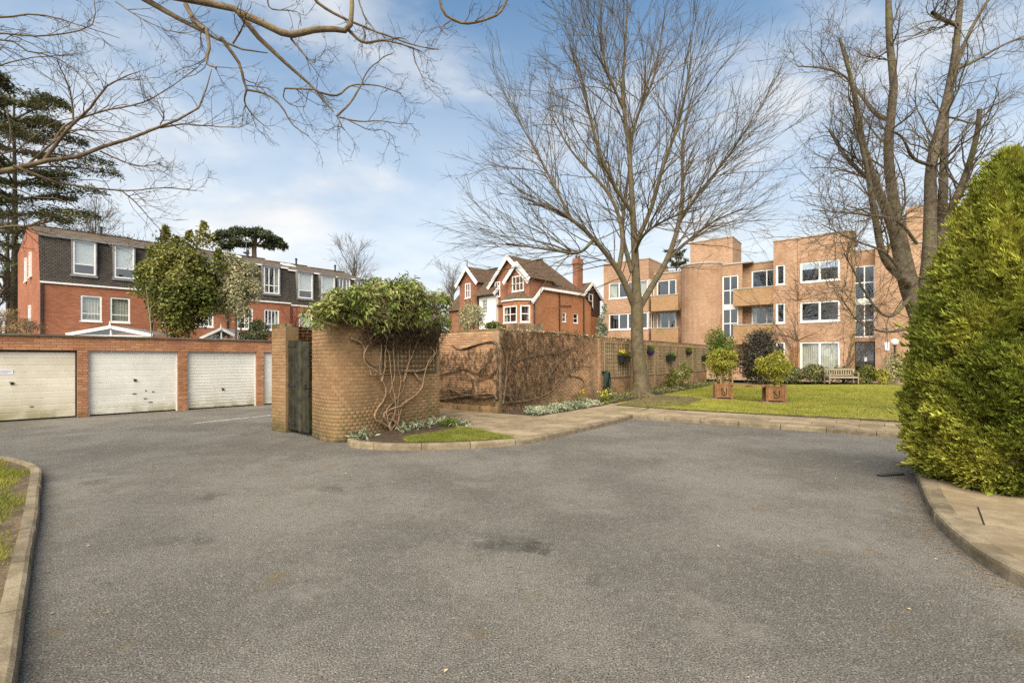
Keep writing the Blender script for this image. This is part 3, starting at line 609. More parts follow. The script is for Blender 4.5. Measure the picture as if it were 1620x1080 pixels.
# --- gate
gate = empty('wooden_gate', (-4.65, 10.25, 0), 'dark mossy plank gate between brick pier and rounded wall', 'gate')
GF = Fr((-5.0, 10.50), (.70, -.58)); gw = .95
nb_ = 6
for i in range(nb_):
    a = i*gw/nb_+.006; b = (i+1)*gw/nb_-.006
    MB().fb(GF, a, b, .07+rng.uniform(0, .02), 2.05+rng.uniform(-.015, .02)-(.02 if i > 3 else 0), .02+rng.uniform(-.006, .006), -.01).build('plank', 'wood_gate', gate)
for z in (.30, 1.05, 1.86): MB().fb(GF, .01, gw-.01, z-.06, z+.06, -.0101, -.04).build('ledge', 'wood_gate', gate)
for z in (.22, 1.06, 1.93):
    h = MB().fb(GF, -.10, .34, z-.022, z+.022, .034, .0285).build('strap_hinge', 'dark', gate)
    MB().tube([GF.pt(-.05, z-.06, .05), GF.pt(-.05, z+.06, .05)], .022, 8).build('pintle', 'dark', h)
la = MB().fb(GF, gw-.16, gw+.06, 1.03, 1.065, .045, .0285).build('latch', 'dark', gate)
MB().tube([GF.pt(gw-.12, 1.0, .05), GF.pt(gw-.12, 1.1, .05)], .012, 6).build('latch_bolt', 'dark', la)
# --- garden wall, two runs
gwall = empty('brick_wall', (C0[0], C0[1], 0), 'long brick garden wall with creeper and trellis running back to the flats', 'wall')
LP = [tuple(C0-E2*5), tuple(C0)]; RP = [tuple(C0), tuple(C0+W2*20.4)]
core(dense(LP, 1, True), -.05, 2.43, -.0045, -.215).build('mortar', 'mortar_g', gwall); core(dense(RP, 1, True), -.05, 2.43, -.005, -.215).build('mortar', 'mortar_g', gwall)
def vis(b): return math.hypot(b[0], b[1])+(50 if (b[0]-0)/b[1] < -.16 else 0)
bricks(gwall, lay(LP, .09, 31)+lay(RP, .09, 31), 'brick_g', 300, order=vis)
cl = lay(dense(LP, .5, True)+np.array([-.0, -.0]), 2.42, 1, course=.08)+lay(dense(RP, .5, True), 2.42, 1, course=.08)
bricks(gwall, cl, 'coping', 130, name='coping_brick', h=.07)
MB().prism([tuple(C0-E2*5+W2*.05), tuple(C0+W2*.05-E2*.05), tuple(C0+W2*20.4-E2*.05), tuple(C0+W2*20.4-E2*.215), tuple(C0+W2*.215-E2*.215), tuple(C0-E2*5+W2*.215)][::1], 2.435, 2.488).build('coping_back', 'coping', gwall)
# plinth under the left run
MB().fb(GWL, 2.4, 4.98, KH-.03, .30, .05, -.0).build('plinth', 'brick_g', gwall)
tr_u = [(955.6, 995), (1003, 1034), (1038.7, 1066), (1069.7, 1094), (1096.8, 1120)]
for u in (948, 999, 1036.3, 1068, 1095.3):
    t = GWR.t(u); pl = MB()
    pl.fb(GWR, t-.11, t+.11, KH, 2.42, .045, -.01); q = pl.build('pilaster', 'mortar_g', gwall)
    for c in range(31): pass
    bricks(gwall, [b for b in lay([GWR.pt(t-.1125, 0, .052)[:2], GWR.pt(t+.1125, 0, .052)[:2]], .09, 31)], 'brick_g', 0)
def trellis(F, t0, t1, z0, z1, nx, nz, label, m='lath', off=.02, w=.03):
    t = empty('trellis', F.pt((t0+t1)/2, z0, off), label, 'trellis')
    f = MB()
    for a, b, c, d in ((t0-.025, t1+.025, z0-.025, z0+.012), (t0-.025, t1+.025, z1-.012, z1+.025), (t0-.025, t0+.012, z0+.012, z1-.012), (t1-.012, t1+.025, z0+.012, z1-.012)): f.fb(F, a, b, c, d, off+.03, off)
    f.build('frame', m, t); l = MB()
    for i in range(1, nx): x = t0+(t1-t0)*i/nx; l.fb(F, x-w/2, x+w/2, z0+.012, z1-.012, off+.028, off+.014)
    for i in range(1, nz): z = z0+(z1-z0)*i/nz; l.fb(F, t0+.012, t1-.012, z-w/2, z+w/2, off+.013, off+.002)
    l.build('lattice', m, t, kind='stuff'); return t
names = ['nearest wooden trellis panel on garden wall, left of the bare tree trunk', 'wooden trellis panel half hidden behind the bare tree trunk', 'wooden trellis panel on garden wall, first right of the tree trunk', 'wooden trellis panel on garden wall with round dark basket', 'farthest wooden trellis panel at the end of garden wall']
for (a, b), lb in zip(tr_u, names):
    ta, tb = GWR.t(a), GWR.t(b); trellis(GWR, ta, tb, .92, 2.28, max(7, int((tb-ta)/.155)), 9, lb, off=.012)
EF = Fr((-2.83, 9.84), (.51, .86)); trellis(EF, .15, 1.85, 1.34, 2.28, 14, 9, 'dark lattice trellis on the rounded wall behind the climber stems', 'lath_d', off=.01, w=.014)

# ================================================================== GARAGES
GD = np.array([.703, .711]); FG = Fr((-13.2, 12.1), GD)
gar = empty('garage_block', FG.pt(0, 0), 'row of brick garages with flat roof and white up-and-over doors', 'garage')
du = [(0, 122), (140, 281.5), (296, 406), (418, 500)]
td = [[FG.t(a), FG.t(b)] for a, b in du]; wdt = 2.2
td[0] = [td[0][1]-2.26, td[0][1]]; pitch = 2.62
td = [td[0], [FG.t(140), FG.t(281.5)], [FG.t(297), FG.t(406)], [FG.t(418), FG.t(418)+2.2]]
td = [[td[0][0]-pitch, td[0][0]-.36]]+td+[[td[-1][1]+.36, td[-1][1]+2.56]]
GT0, GT1 = td[0][0]-.36, td[-1][1]+.36; DH = 1.875; GH = 2.27
ops = [(a, b, 0, DH) for a, b in td]
path = [FG.pt(GT0, 0)[:2], FG.pt(GT1, 0)[:2]]
mb = MB(); mb.wall(FG.shift(-.008), GT0, GT1, -.05, GH, [(a, b, -.05, DH) for a, b in td], .3); mb.build('mortar', 'mortar_gar', gar)
pil = [(GT0, td[0][0])]+[(x[1], y[0]) for x, y in zip(td, td[1:])]+[(td[-1][1], GT1)]
gl = lay(path, 1.875, 5)
for a, b in pil: gl += lay([FG.pt(a, 0)[:2], FG.pt(b, 0)[:2]], 0, 25)
bricks(gar, gl, 'brick_gar', 300, order=lambda b: math.hypot(b[0], b[1])+(60 if b[0]/b[1] < -1.1 or b[0]/b[1] > -.51 else 0))
MB().fb(FG, GT0-.05, GT1+.05, GH-.015, GH+.035, .05, -5.6).build('roof', 'felt', gar)
MB().fb(FG, GT0, GT1, -.05, GH-.016, -5.3, -5.5).build('rear_wall', 'mortar_gar', gar); MB().fb(FG, GT0-.0, GT0+.2, -.05, GH-.016, -.31, -5.299).build('side_wall', 'mortar_gar', gar); MB().fb(FG, GT1-.2, GT1, -.05, GH-.016, -.31, -5.299).build('side_wall', 'mortar_gar', gar)
for i, (a, b) in enumerate(td):
    m = 'door_old' if i == 1 else 'door_white'
    fr = MB()
    for x0, x1, z0, z1 in ((a, a+.035, 0, DH), (b-.035, b, 0, DH), (a+.035, b-.035, DH-.04, DH)): fr.fb(FG, x0, x1, z0, z1, -.10, -.18)
    d = fr.build('garage_door', 'white' if i != 1 else 'dark', gar); a += .037; b -= .037
    n = 18 if i == 3 else 10; z0, z1 = .035, DH-.045
    for k in range(n):
        c0 = z0+(z1-z0)*k/n; c1 = z0+(z1-z0)*(k+1)/n-.0; h = c1-c0
        q = MB(); e = .012 if n == 10 else .016
        prof = [(c0, -.128), (c0+e, -.118), (c1-e, -.112), (c1-.001, -.128)]
        for (za, oa), (zb, ob) in zip(prof, prof[1:]): q.poly([FG.pt(a, za, oa), FG.pt(b, za, oa), FG.pt(b, zb, ob), FG.pt(a, zb, ob)])
        q.build('panel', m, d)
    MB().fb(FG, a, b, z0, z1, -.131, -.15).build('backing', m, d)
    hz_ = 1.0 if i != 3 else .62; hc = (a+b)/2-(.12 if i == 1 else 0)
    hb = MB().fb(FG, hc-.03, hc+.03, hz_-.035, hz_+.035, -.098, -.116); hb.tube([FG.pt(hc-.05, hz_+.04, -.07), FG.pt(hc, hz_, -.07), FG.pt(hc+.06, hz_-.01, -.075)], .010, 6); hb.build('handle', 'dark', d)
    if i == 1:
        nt_ = MB().fb(FG, a+.72, a+.99, 1.24, 1.36, -.105, -.11).build('notice', 'paper', d)
        MB().fb(FG, a+.74, a+.97, 1.325, 1.335, -.1035, -.1048).fb(FG, a+.74, a+.95, 1.295, 1.303, -.1035, -.1048).fb(FG, a+.74, a+.90, 1.265, 1.273, -.1035, -.1048).build('notice_print', 'ink', nt_)
    if i in (1, 2):
        for x, z, w in ([(.62, .62, .10), (1.3, .35, .07)] if i == 1 else [(.95, .58, .09), (1.22, .42, .07), (1.42, .62, .05), (1.33, .30, .10), (1.25, .66, .04)]):
            if b-a > x: MB().fb(FG, a+x, a+x+w, z, z+.025, -.104, -.1125).build('rust_patch', 'rust', d)
ml = sheet('road_marking', [G(307, 670.5)[0:2], G(429, 657.5)[0:2], G(429, 656)[0:2], G(307, 668.8)[0:2]], .004, 'paint_line')

# ================================================================== BUILDINGS
def window(parent, F, t0, t1, z0, z1, cols=(.5,), rows=(), fw=.07, rec=.06, m='white', curtain=None, sill=True, bar=.05, name='window', glaze=True, back=.5):
    """frame in an opening; each pane, the sill and any curtain are sub-parts"""
    f = MB(); o0, o1 = -rec, -rec-.07
    f.fb(F, t0, t1, z0, z0+fw, o0, o1); f.fb(F, t0, t1, z1-fw, z1, o0, o1); f.fb(F, t0, t0+fw, z0+fw, z1-fw, o0, o1); f.fb(F, t1-fw, t1, z0+fw, z1-fw, o0, o1)
    xs = [t0+fw]+[t0+(t1-t0)*c for c in cols]+[t1-fw]; zs = [z0+fw]+[z0+(z1-z0)*r for r in rows]+[z1-fw]
    for x in xs[1:-1]: f.fb(F, x-bar/2, x+bar/2, z0+fw, z1-fw, o0-.003, o1+.003)
    for z in zs[1:-1]: f.fb(F, t0+fw, t1-fw, z-bar/2, z+bar/2, o0-.006, o1+.006)
    w = f.build(name, m, parent)
    for a, b in zip(xs, xs[1:]):
        for c, d in zip(zs, zs[1:]): MB().poly([F.pt(a, c, -rec-.035), F.pt(b, c, -rec-.035), F.pt(b, d, -rec-.035), F.pt(a, d, -rec-.035)]).build('pane', 'glass', w)
    if sill: MB().fb(F, t0-.04, t1+.04, z0-.06, z0-.002, .04, -rec).build('sill', m, w)
    if curtain == 'full' or curtain == 'sides':
        c = MB(); n = int((t1-t0)/.045)
        for i in range(n):
            x = t0+(t1-t0)*i/n; x2 = t0+(t1-t0)*(i+1)/n
            if curtain == 'sides' and .2 < (i+.5)/n < .8: continue
            oa = -rec-.2-.03*math.sin(i*2.1); ob = -rec-.2-.03*math.sin((i+1)*2.1); c.poly([F.pt(x, z0, oa), F.pt(x2, z0, ob), F.pt(x2, z1, ob), F.pt(x, z1, oa)])
        c.build('curtain', 'curtain', w)
    if curtain == 'blind': MB().fb(F, t0+.02, t1-.02, z0+(z1-z0)*.3, z1-.02, -rec-.12, -rec-.125).build('blind', 'blind', w)
    if curtain == 'half': MB().fb(F, t0+.02, t1-.02, z0+.02, z0+(z1-z0)*.3, -rec-.14, -rec-.145).build('blind', 'blind', w)
    return w
# ------------------------------------------------ red brick terrace
TD = np.array([.71, .704]); FT = Fr((-25.2, 25.0), TD); SD_ = np.array([-.79, .613])
bounds = [0, 4.75, 8.8, 12.85, 16.1, 19.3]; drop = [0, -.05, -.1, -.22, -.3]
lab = ['end townhouse of red brick with black mansard at the left of the row', 'red brick townhouse mostly hidden by the evergreen tree', 'red brick mansard townhouse right of the pale variegated tree', 'red brick mansard townhouse behind the red-twigged small tree', 'last mansard townhouse of the row, behind the wall climber']
def back_pt(F, t, z, dep):
    p = F.o+F.d*t+SD_*dep; return (p[0], p[1], z)
for i in range(5):
    a, b = bounds[i]+.0, bounds[i+1]-.004; dz = drop[i]
    h = empty('townhouse', FT.pt(a, 0), lab[i], 'house', 'red brick terrace houses')
    zb, zm, zr = 5.72+dz, 8.35+dz, 9.45+dz; dep = 8.2
    w = b-a; wx = [(a+w*.335, a+w*.525), (a+w*.60, a+w*.79)] if i == 0 else ([(a+.55, a+1.55), (a+2.25, a+3.25)] if i < 4 else [(a+.4, a+1.25), (a+1.9, a+2.75)])
    ops = [(x0, x1, 3.75+dz, 5.2+dz) for x0, x1 in wx]+[(x0, x1, .9+dz, 2.3+dz) for x0, x1 in wx]
    mb = MB().wall(FT, a, b, -.05, zb, ops, .12)
    gs = [FT.pt(a, -.05), back_pt(FT, a, -.05, dep), back_pt(FT, a, zm, dep), back_pt(FT, a, zr, dep/2), back_pt(FT, a, zm, .55), FT.pt(a, zb)]
    if i == 0:
        # left flank: wedge-shaped gable wall (carries narrow windows as parts)
        mb.poly(gs[::-1])
    else: mb.poly([FT.pt(a, zb-.3), back_pt(FT, a, zb-.3, dep), back_pt(FT, a, zm, dep), back_pt(FT, a, zr, dep/2), back_pt(FT, a, zm, .55), FT.pt(a, zb)][::-1])
    mb.poly([FT.pt(b, -.05), back_pt(FT, b, -.05, dep), back_pt(FT, b, zm, dep), back_pt(FT, b, zr, dep/2), back_pt(FT, b, zm, .55), FT.pt(b, zb)])
    mb.poly([back_pt(FT, a, -.05, dep), back_pt(FT, b, -.05, dep), back_pt(FT, b, zm, dep), back_pt(FT, a, zm, dep)][::-1])
    mb.build('wall', 'brick_t', h, uv=True)
    MB().fb(FT, a, b, zb-.02, zb+.07, .10, -.05).build('fascia', 'white', h)
    # mansard slope with openings for the dormer windows
    ms = MB(); dops = [(x0-.02, x1+.02) for x0, x1 in wx]
    if i == 0: dops = [(a+w*.27, a+w*.47), (a+w*.64, a+w*.83)]
    bz0, bz1 = zb+.62, zm-.12
    def mp_(t, z): k = (z-zb-.07)/(zm-zb-.07); return back_pt(FT, t, z, .55*k-.04)
    ts = sorted([a, b]+[x for d in dops for x in d])
    for x0, x1 in zip(ts, ts[1:]):
        if any(d[0] <= (x0+x1)/2 <= d[1] for d in dops): zz = [(zb+.07, bz0), (bz1, zm)]
        else: zz = [(zb+.07, zm)]
        for z0, z1 in zz: ms.poly([mp_(x0, z0), mp_(x1, z0), mp_(x1, z1), mp_(x0, z1)])
    ms.build('mansard', 'tile_m', h, uv=True)
    FD = FT.shift(-.02)
    for j, (x0, x1) in enumerate(dops):
        s_ = MB(); s_.fb(FD, x0-.07, x1+.07, bz1, bz1+.11, .10, -.7); s_.fb(FD, x0-.06, x0, bz0-.02, bz1, .02, -.7); s_.fb(FD, x1, x1+.06, bz0-.02, bz1, .02, -.7); s_.fb(FD, x0-.10, x1+.10, bz0-.14, bz0-.02, .05, -.6)
        dm = s_.build('dormer', 'lead', h)
        window(h, FD, x0, x1, bz0, bz1-.001, cols=() if i in (0, 3) else (.34, .67), rows=(.3,), fw=.075, rec=.0, bar=.05, curtain='blind' if i in (0, 3) else 'sides', sill=False)
    for j, (x0, x1) in enumerate(wx): window(h, FT, x0, x1, 3.75+dz, 5.2+dz, cols=() if i in (0, 3) else (.27, .5, .73), rows=(.3,), fw=.085, rec=.03, bar=.04, curtain='full' if i in (0, 3) else 'sides')
    for j, (x0, x1) in enumerate(wx): window(h, FT, x0, x1, .9+dz, 2.3+dz, cols=(.5,), fw=.08, rec=.03)
    rf = MB(); e0 = -.12
    rf.poly([back_pt(FT, a-.0, zm-.02, .42), back_pt(FT, b, zm-.02, .42), back_pt(FT, b, zr+.05, dep/2), back_pt(FT, a, zr+.05, dep/2)])
    rf.poly([back_pt(FT, a, zr+.05, dep/2), back_pt(FT, b, zr+.05, dep/2), back_pt(FT, b, zm, dep+.2), back_pt(FT, a, zm, dep+.2)])
    r = rf.build('roof', 'tile_r', h, uv=True)
    MB().bar(back_pt(FT, a, zr+.06, dep/2), back_pt(FT, b, zr+.06, dep/2), .2, .09).build('ridge', 'tile_r', r)
    MB().bar(back_pt(FT, a, zm+.0, .40), back_pt(FT, b, zm+.0, .40), .08, .1).build('gutter', 'white' if i else 'lead', h)
    ch = MB(); q = back_pt(FT, a+w*.66, zr-.05, dep/2-.5); ch.lathe(q, [(.07, 0), (.07, .42), (.1, .42), (.1, .5), (.05, .55)], 8); ch.build('vent_pipe', 'dark', h)
    if i in (2, 3):
        def rp(t, k, o=.0): z = zm+(zr-zm)*k+o; return back_pt(FT, t, z+.06, .42+(dep/2-.42)*k)
        MB().hexa([rp(a+w*.25, .55), rp(a+w*.48, .55), rp(a+w*.48, .8), rp(a+w*.25, .8)]+[tuple(np.array(rp(*x))+np.array([0, 0, .08])) for x in ((a+w*.25, .55), (a+w*.48, .55), (a+w*.48, .8), (a+w*.25, .8))]).build('rooflight', 'white', h)
    if i == 0:
        MB().fb(FT, a+.02, a+.12, .0, zb-.02, .1, .02).build('downpipe', 'dark', h)
        SF = Fr(back_pt(FT, 0, 0, dep)[:2], -SD_)      # flank wall, from its far end to the corner
        for (s, z0, z1, w_) in ((3.3, 6.2, 7.6, .55), (5.0, 6.3, 7.7, .55), (4.8, 3.3, 4.7, .5)):
            window(h, SF.shift(.07), s, s+w_, z0, z1, cols=(), rows=(.5,), fw=.06, rec=.0, bar=.04)
    elif i < 4: MB().fb(FT, a-.05, a+.05, .0, zb-.02, .1, .01).build('downpipe', 'dark', h)
# aerials
def aerial(loc, label, rz):
    t = empty('tv_aerial', loc, label, 'aerial'); MB().tube([loc, (loc[0], loc[1], loc[2]+1.3)], .02, 6).build('mast', 'steel', t)
    b = MB(); c, s_ = math.cos(rz), math.sin(rz); L = .55; z = loc[2]+1.22
    b.bar((loc[0]-c*L, loc[1]-s_*L, z), (loc[0]+c*L, loc[1]+s_*L, z+.12), .025); q = b.build('boom', 'steel', t); e = MB()
    for k in range(7): x = -L+k*L/3.2; p = (loc[0]+c*x, loc[1]+s_*x, z+.06+x*.11); e.bar((p[0]-s_*.25, p[1]+c*.25, p[2]), (p[0]+s_*.25, p[1]-c*.25, p[2]), .014)
    e.build('elements', 'steel', t)
p = back_pt(FT, 4.3, 9.2, 4.0); aerial(p, 'television aerial on the ridge of the left end townhouse', .3)
p = back_pt(FT, 11.6, 9.3, 4.2); aerial(p, 'television aerial and mast on the roof beside the pine crown', 2.2)
t = empty('satellite_dish', back_pt(FT, 11.5, 9.3, 3.9), 'small grey satellite dish on the townhouse roof', 'dish'); q = back_pt(FT, 11.5, 9.55, 3.9)
MB().lathe((q[0], q[1], q[2]), [(.02, 0), (.16, .04), (.25, .11), (.26, .12)], 14).build('reflector', 'steel', t); MB().tube([(q[0], q[1], q[2]-.3), q], .025, 6).build('bracket', 'steel', t)
# garden room roofs behind the garages
def conserv(u0, u1, vtop, vbot, Y, label):
    c = P((u0+u1)/2, vtop, Y); xl = P(u0, vbot, Y); xr = P(u1, vbot, Y); F = Fr((xl[0], Y), (1, .25)); w = (xr[0]-xl[0]); t = empty('conservatory', (c[0], Y, 0), label, 'conservatory')
    ap, ev, dp = c[2]-.12, xl[2]+.05, 2.6
    f = MB(); m_ = w/2
    f.bar(F.pt(-.15, ev-.06), F.pt(m_, ap), .12, .13); f.bar(F.pt(w+.15, ev-.06), F.pt(m_, ap), .12, .13); f.bar(F.pt(m_, ap, .1), F.pt(m_, ap, -dp), .1, .12); f.fb(F, 0, w, ev-.15, ev-.06, 0, -.08); f.bar(F.pt(m_, ev-.1, -.04), F.pt(m_, ap, -.04), .06)
    for x in (.0, w*.5, w-.08): f.fb(F, x, x+.08, 0, ev-.15, 0, -.08)
    f.build('frame', 'white', t)
    r = MB().poly([F.pt(-.1, ev, .05), F.pt(m_, ap+.07, .05), F.pt(m_, ap+.07, -dp), F.pt(-.1, ev, -dp)]).poly([F.pt(m_, ap+.07, .05), F.pt(w+.1, ev, .05), F.pt(w+.1, ev, -dp), F.pt(m_, ap+.07, -dp)]); rr = r.build('roof_glazing', 'lead', t)
    MB().poly([F.pt(.05, ev-.1, -.06), F.pt(w-.05, ev-.1, -.06), F.pt(m_, ap-.06, -.06)]).build('gable_pane', 'glass', t)
    MB().tube([F.pt(m_, ap, .05), F.pt(m_, ap+.25, .05)], [.05, .015], 6).build('finial', 'white', t)
    MB().wall(F.shift(-.1), 0, w, 0, ev-.1).build('wall', 'white', t)
conserv(112, 219, 512, 529, 20, 'white conservatory roof with finial showing above the garage roof')
conserv(322, 372, 516, 535, 25, 'small white gabled garden room roof below the variegated tree')

# ------------------------------------------------ Victorian villa
HC = np.array([1.78, 40.0]); FLd = np.array([.705, -.71]); FV = Fr(HC-FLd*11.8, FLd); FS = Fr(HC, (.71, .704))     # front plane (ends at HC), flank plane
vil = empty('villa', (HC[0], HC[1], 0), 'gabled Victorian red brick villa with white bargeboards beyond the garden wall', 'house')
A = lambda a: 11.8-a                     # a = metres left of the corner
def vp(a, b, z, out=0.): p = HC-FLd*a+np.array([.71, .704])*b+FV.n*out; return (p[0], p[1], z)
EV, HE, RZ, RB, DB = 6.75, 7.85, 11.1, 4.2, 8.4       # front eave, flank eave, ridge height, ridge depth, depth
slope = (RZ-EV)/RB
fw_ = MB()
gC, gB, gA = (.15, 2.75, 8.75, 10.05, 1.45, .28), (.5, 5.15, 8.55, 10.85, 2.85, .0), (7.1, 9.8, 9.2, 10.6, 8.45, .15)
ops_f = [(A(1.95), A(.95), 7.35, 8.65)]
fw_.wall(FV, 0, 11.8, 0, EV, [(A(5.9), A(5.2), 5.6, 7.0)] and [], .1)
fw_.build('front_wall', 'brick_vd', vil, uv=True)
sw = MB(); so_ = [(FS.t(889.5), FS.t(895.5), FS.z(892, 509), FS.z(892, 494)), (FS.t(907), FS.t(914.5), FS.z(910, 511), FS.z(910, 496))]
sw.wall(FS, 0, 7.0, 0, EV, so_, .1)
sw.poly([FS.pt(0, EV), FS.pt(7.0, EV), FS.pt(7.0, HE), FS.pt((HE-EV)/slope, HE)])
sw.poly([vp(11.8, 0, 0), vp(11.8, DB, 0), vp(11.8, DB, EV), vp(11.8, RB, RZ), vp(11.8, 0, EV)][::-1]); sw.poly([vp(0, DB, 0), vp(11.8, DB, 0), vp(11.8, DB, EV), vp(0, DB, EV)]); sw.poly([FS.pt(7, 0), FS.pt(DB, 0), FS.pt(DB, EV), FS.pt(7, HE)])
sw.build('flank_wall', 'brick_v', vil, uv=True)
for o_ in so_: window(vil, FS, *o_, cols=(), rows=(.5,), fw=.07, rec=.03)
bH = (HE-EV)/slope; hipa = 2.7
rf = MB(); ov = .25
rf.poly([vp(12.1, -ov, EV-ov*slope), vp(-.12, -ov, EV-ov*slope), vp(-.12, bH, HE), vp(hipa, RB, RZ), vp(12.1, RB, RZ)])
rf.poly([vp(-.2, bH-.1, HE-.08), vp(-.2, 2*RB-bH, HE-.08), vp(hipa, RB, RZ)])
rf.poly([vp(hipa, RB, RZ), vp(-.12, 2*RB-bH, HE), vp(-.12, DB+ov, EV-ov*slope), vp(12.1, DB+ov, EV-ov*slope), vp(12.1, RB, RZ)])
roof = rf.build('roof', 'tile_v', vil, uv=True)
MB().bar(vp(hipa, RB, RZ+.05), vp(12.1, RB, RZ+.05), .25, .12).bar(vp(hipa, RB, RZ+.05), vp(-.15, bH, HE+.03), .2, .1).build('ridge', 'tile_v', roof)
tr_ = MB(); tr_.bar(vp(-.16, -ov, EV-ov*slope-.12), vp(-.16, bH, HE-.1), .07, .28); tr_.bar(vp(-.22, bH, HE-.12), vp(-.22, 7.1, HE-.12), .08, .22); tr_.build('bargeboard', 'white', vil)
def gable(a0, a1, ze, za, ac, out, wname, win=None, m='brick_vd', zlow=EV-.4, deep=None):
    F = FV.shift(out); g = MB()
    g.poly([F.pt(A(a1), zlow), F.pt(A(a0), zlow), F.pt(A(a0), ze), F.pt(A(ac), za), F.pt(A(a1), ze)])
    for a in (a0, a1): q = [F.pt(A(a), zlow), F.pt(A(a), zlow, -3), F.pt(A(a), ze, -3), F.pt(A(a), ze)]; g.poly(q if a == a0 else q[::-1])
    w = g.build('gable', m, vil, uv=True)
    r = MB(); dp = deep or (za-EV)/slope+.3; k = (za-ze)/((a1-a0)/2); ex = .3
    r.poly([F.pt(A(a1+ex), ze-k*ex+.05, .3), F.pt(A(ac), za+.05, .3), F.pt(A(ac), za+.05, -dp), F.pt(A(a1+ex), ze-k*ex+.05, -dp)]); r.poly([F.pt(A(ac), za+.05, .3), F.pt(A(a0-ex), ze-k*ex+.05, .3), F.pt(A(a0-ex), ze-k*ex+.05, -dp), F.pt(A(ac), za+.05, -dp)])
    r.build('gable_roof', 'tile_v', roof, uv=True)
    me_ = roof.children[-1] if roof.children else None
    b = MB(); b.bar(F.pt(A(a1+ex), ze-k*ex-.12, .32), F.pt(A(ac)+.03, za-.1, .32), .06, .34); b.bar(F.pt(A(a0-ex), ze-k*ex-.12, .325), F.pt(A(ac)-.03, za-.1, .325), .06, .34); b.build('bargeboard', 'white', vil)
    if win:
        x0, x1, z0, z1 = win; window(vil, F.shift(.09), A(x1), A(x0), z0, z1, cols=(.33, .67) if x1-x0 > 1 else (.5,), rows=(.5,), fw=.09, rec=0, bar=.05, curtain='full')
gable(*gB, 'b', (4.0, 4.7, 7.3, 8.7))
gable(*gC, 'c', (.75, 2.15, 7.5, 8.85))
gable(*gA, 'a', (8.05, 8.85, 7.55, 9.0))
MB().tube([FV.pt(A(8.45), 10.5, .3), FV.pt(A(8.45), 11.3, .3)], [.06, .03], 6).build('finial', 'dark', vil)
# canted bay under gable C
bay = MB(); bp = [(3.55, 0), (2.75, .95), (.85, .95), (.05, .0)]
bo = {0: None}
pts = [FV.pt(A(a), 0, o) for a, o in bp]; faces = [Fr(pts[i][:2], np.array(pts[i+1][:2])-np.array(pts[i][:2])) for i in range(3)]; lens = [math.dist(pts[i], pts[i+1]) for i in range(3)]
for F, L, n in zip(faces, lens, (1, 2, 1)):
    x0, x1 = (.2, L-.2) if n == 1 else (.12, L-.12); bay.wall(F, 0, L, 0, 6.75, [(x0, x1, 4.75, 6.2), (x0, x1, 1.2, 3.2)], .08)
by = bay.build('bay', 'brick_v', vil, uv=True)
for F, L, n in zip(faces, lens, (1, 2, 1)):
    x0, x1 = (.2, L-.2) if n == 1 else (.12, L-.12)
    for z0, z1 in ((4.75, 6.2), (1.2, 3.2)): window(vil, F, x0, x1, z0, z1, cols=(.5,) if n == 2 else (), rows=(.5,), fw=.1, rec=.0, bar=.06, curtain='sides')
fz = MB(); 
for F, L in zip(faces, lens): fz.fb(F, -.04, L+.04, 6.62, 6.80, .12, -.02)
fz.build('bay_fascia', 'white', vil)
br = MB(); top = [FV.pt(A(2.5), 7.5, .28), FV.pt(A(1.0), 7.5, .28)]; ring = [FV.pt(A(a), 6.8, o) for a, o in ((3.7, .1), (2.85, 1.12), (.75, 1.12), (-.1, .1))]
br.poly([ring[0], ring[1], top[0]]); br.poly([ring[1], ring[2], top[1], top[0]]); br.poly([ring[2], ring[3], top[1]]); br.poly([ring[0], top[0], FV.pt(A(2.9), 7.5, 0)]); br.build('bay_roof', 'tile_v', vil, uv=True)
# white rendered stair block and pent roof
FW = FV.shift(.35); wb = MB(); wb.wall(FW, A(6.6), A(4.3), 0, 7.45, [(A(6.2), A(5.45), 5.85, 7.2)], .1); wb.poly([FW.pt(A(4.3), 0), FW.pt(A(4.3), 0, -.4), FW.pt(A(4.3), 7.45, -.4), FW.pt(A(4.3), 7.45)]); wb.poly([FW.pt(A(6.6), 0, -.4), FW.pt(A(6.6), 0), FW.pt(A(6.6), 7.45), FW.pt(A(6.6), 7.45, -.4)]); wb.build('white_bay', 'render_white', vil)
window(vil, FW, A(6.2), A(5.45), 5.85, 7.2, cols=(.33, .67), rows=(.25, .5, .75), fw=.07, rec=.03, bar=.03)
MB().hexa([FV.pt(A(7.1), 7.5, .75), FV.pt(A(4.15), 7.5, .75), FV.pt(A(4.15), 8.9, -.6), FV.pt(A(7.1), 8.9, -.6)]+[FV.pt(A(7.1), 7.6, .75), FV.pt(A(4.15), 7.6, .75), FV.pt(A(4.15), 9.0, -.6), FV.pt(A(7.1), 9.0, -.6)]).build('pent_roof', 'tile_v', vil, uv=True)
MB().bar(FV.pt(A(4.1), 7.45, .78), FV.pt(A(4.1), 8.9, -.6), .07, .25).build('bargeboard', 'white', vil)
MB().tube([FV.pt(A(7.0), 0, .1), FV.pt(A(7.0), 7.4, .1)], .05, 6).build('downpipe', 'dark', vil); MB().tube([FS.pt(FS.t(884), 0, .1), FS.pt(FS.t(884), HE-.3, .1)], .06, 6).build('downpipe', 'dark', vil); MB().tube([FS.pt(.12, 0, .1), FS.pt(.12, EV-.1, .1)], .05, 6).build('downpipe', 'dark', vil); MB().tube([FS.pt(7.1, 0, .1), FS.pt(7.1, HE-.3, .1)], .06, 6).build('downpipe', 'dark', vil)
MB().bar(FS.pt(FS.t(884), FS.z(886, 484), .08), FS.pt(FS.t(903), FS.z(903, 484), .08), .06).build('waste_pipe', 'dark', vil)
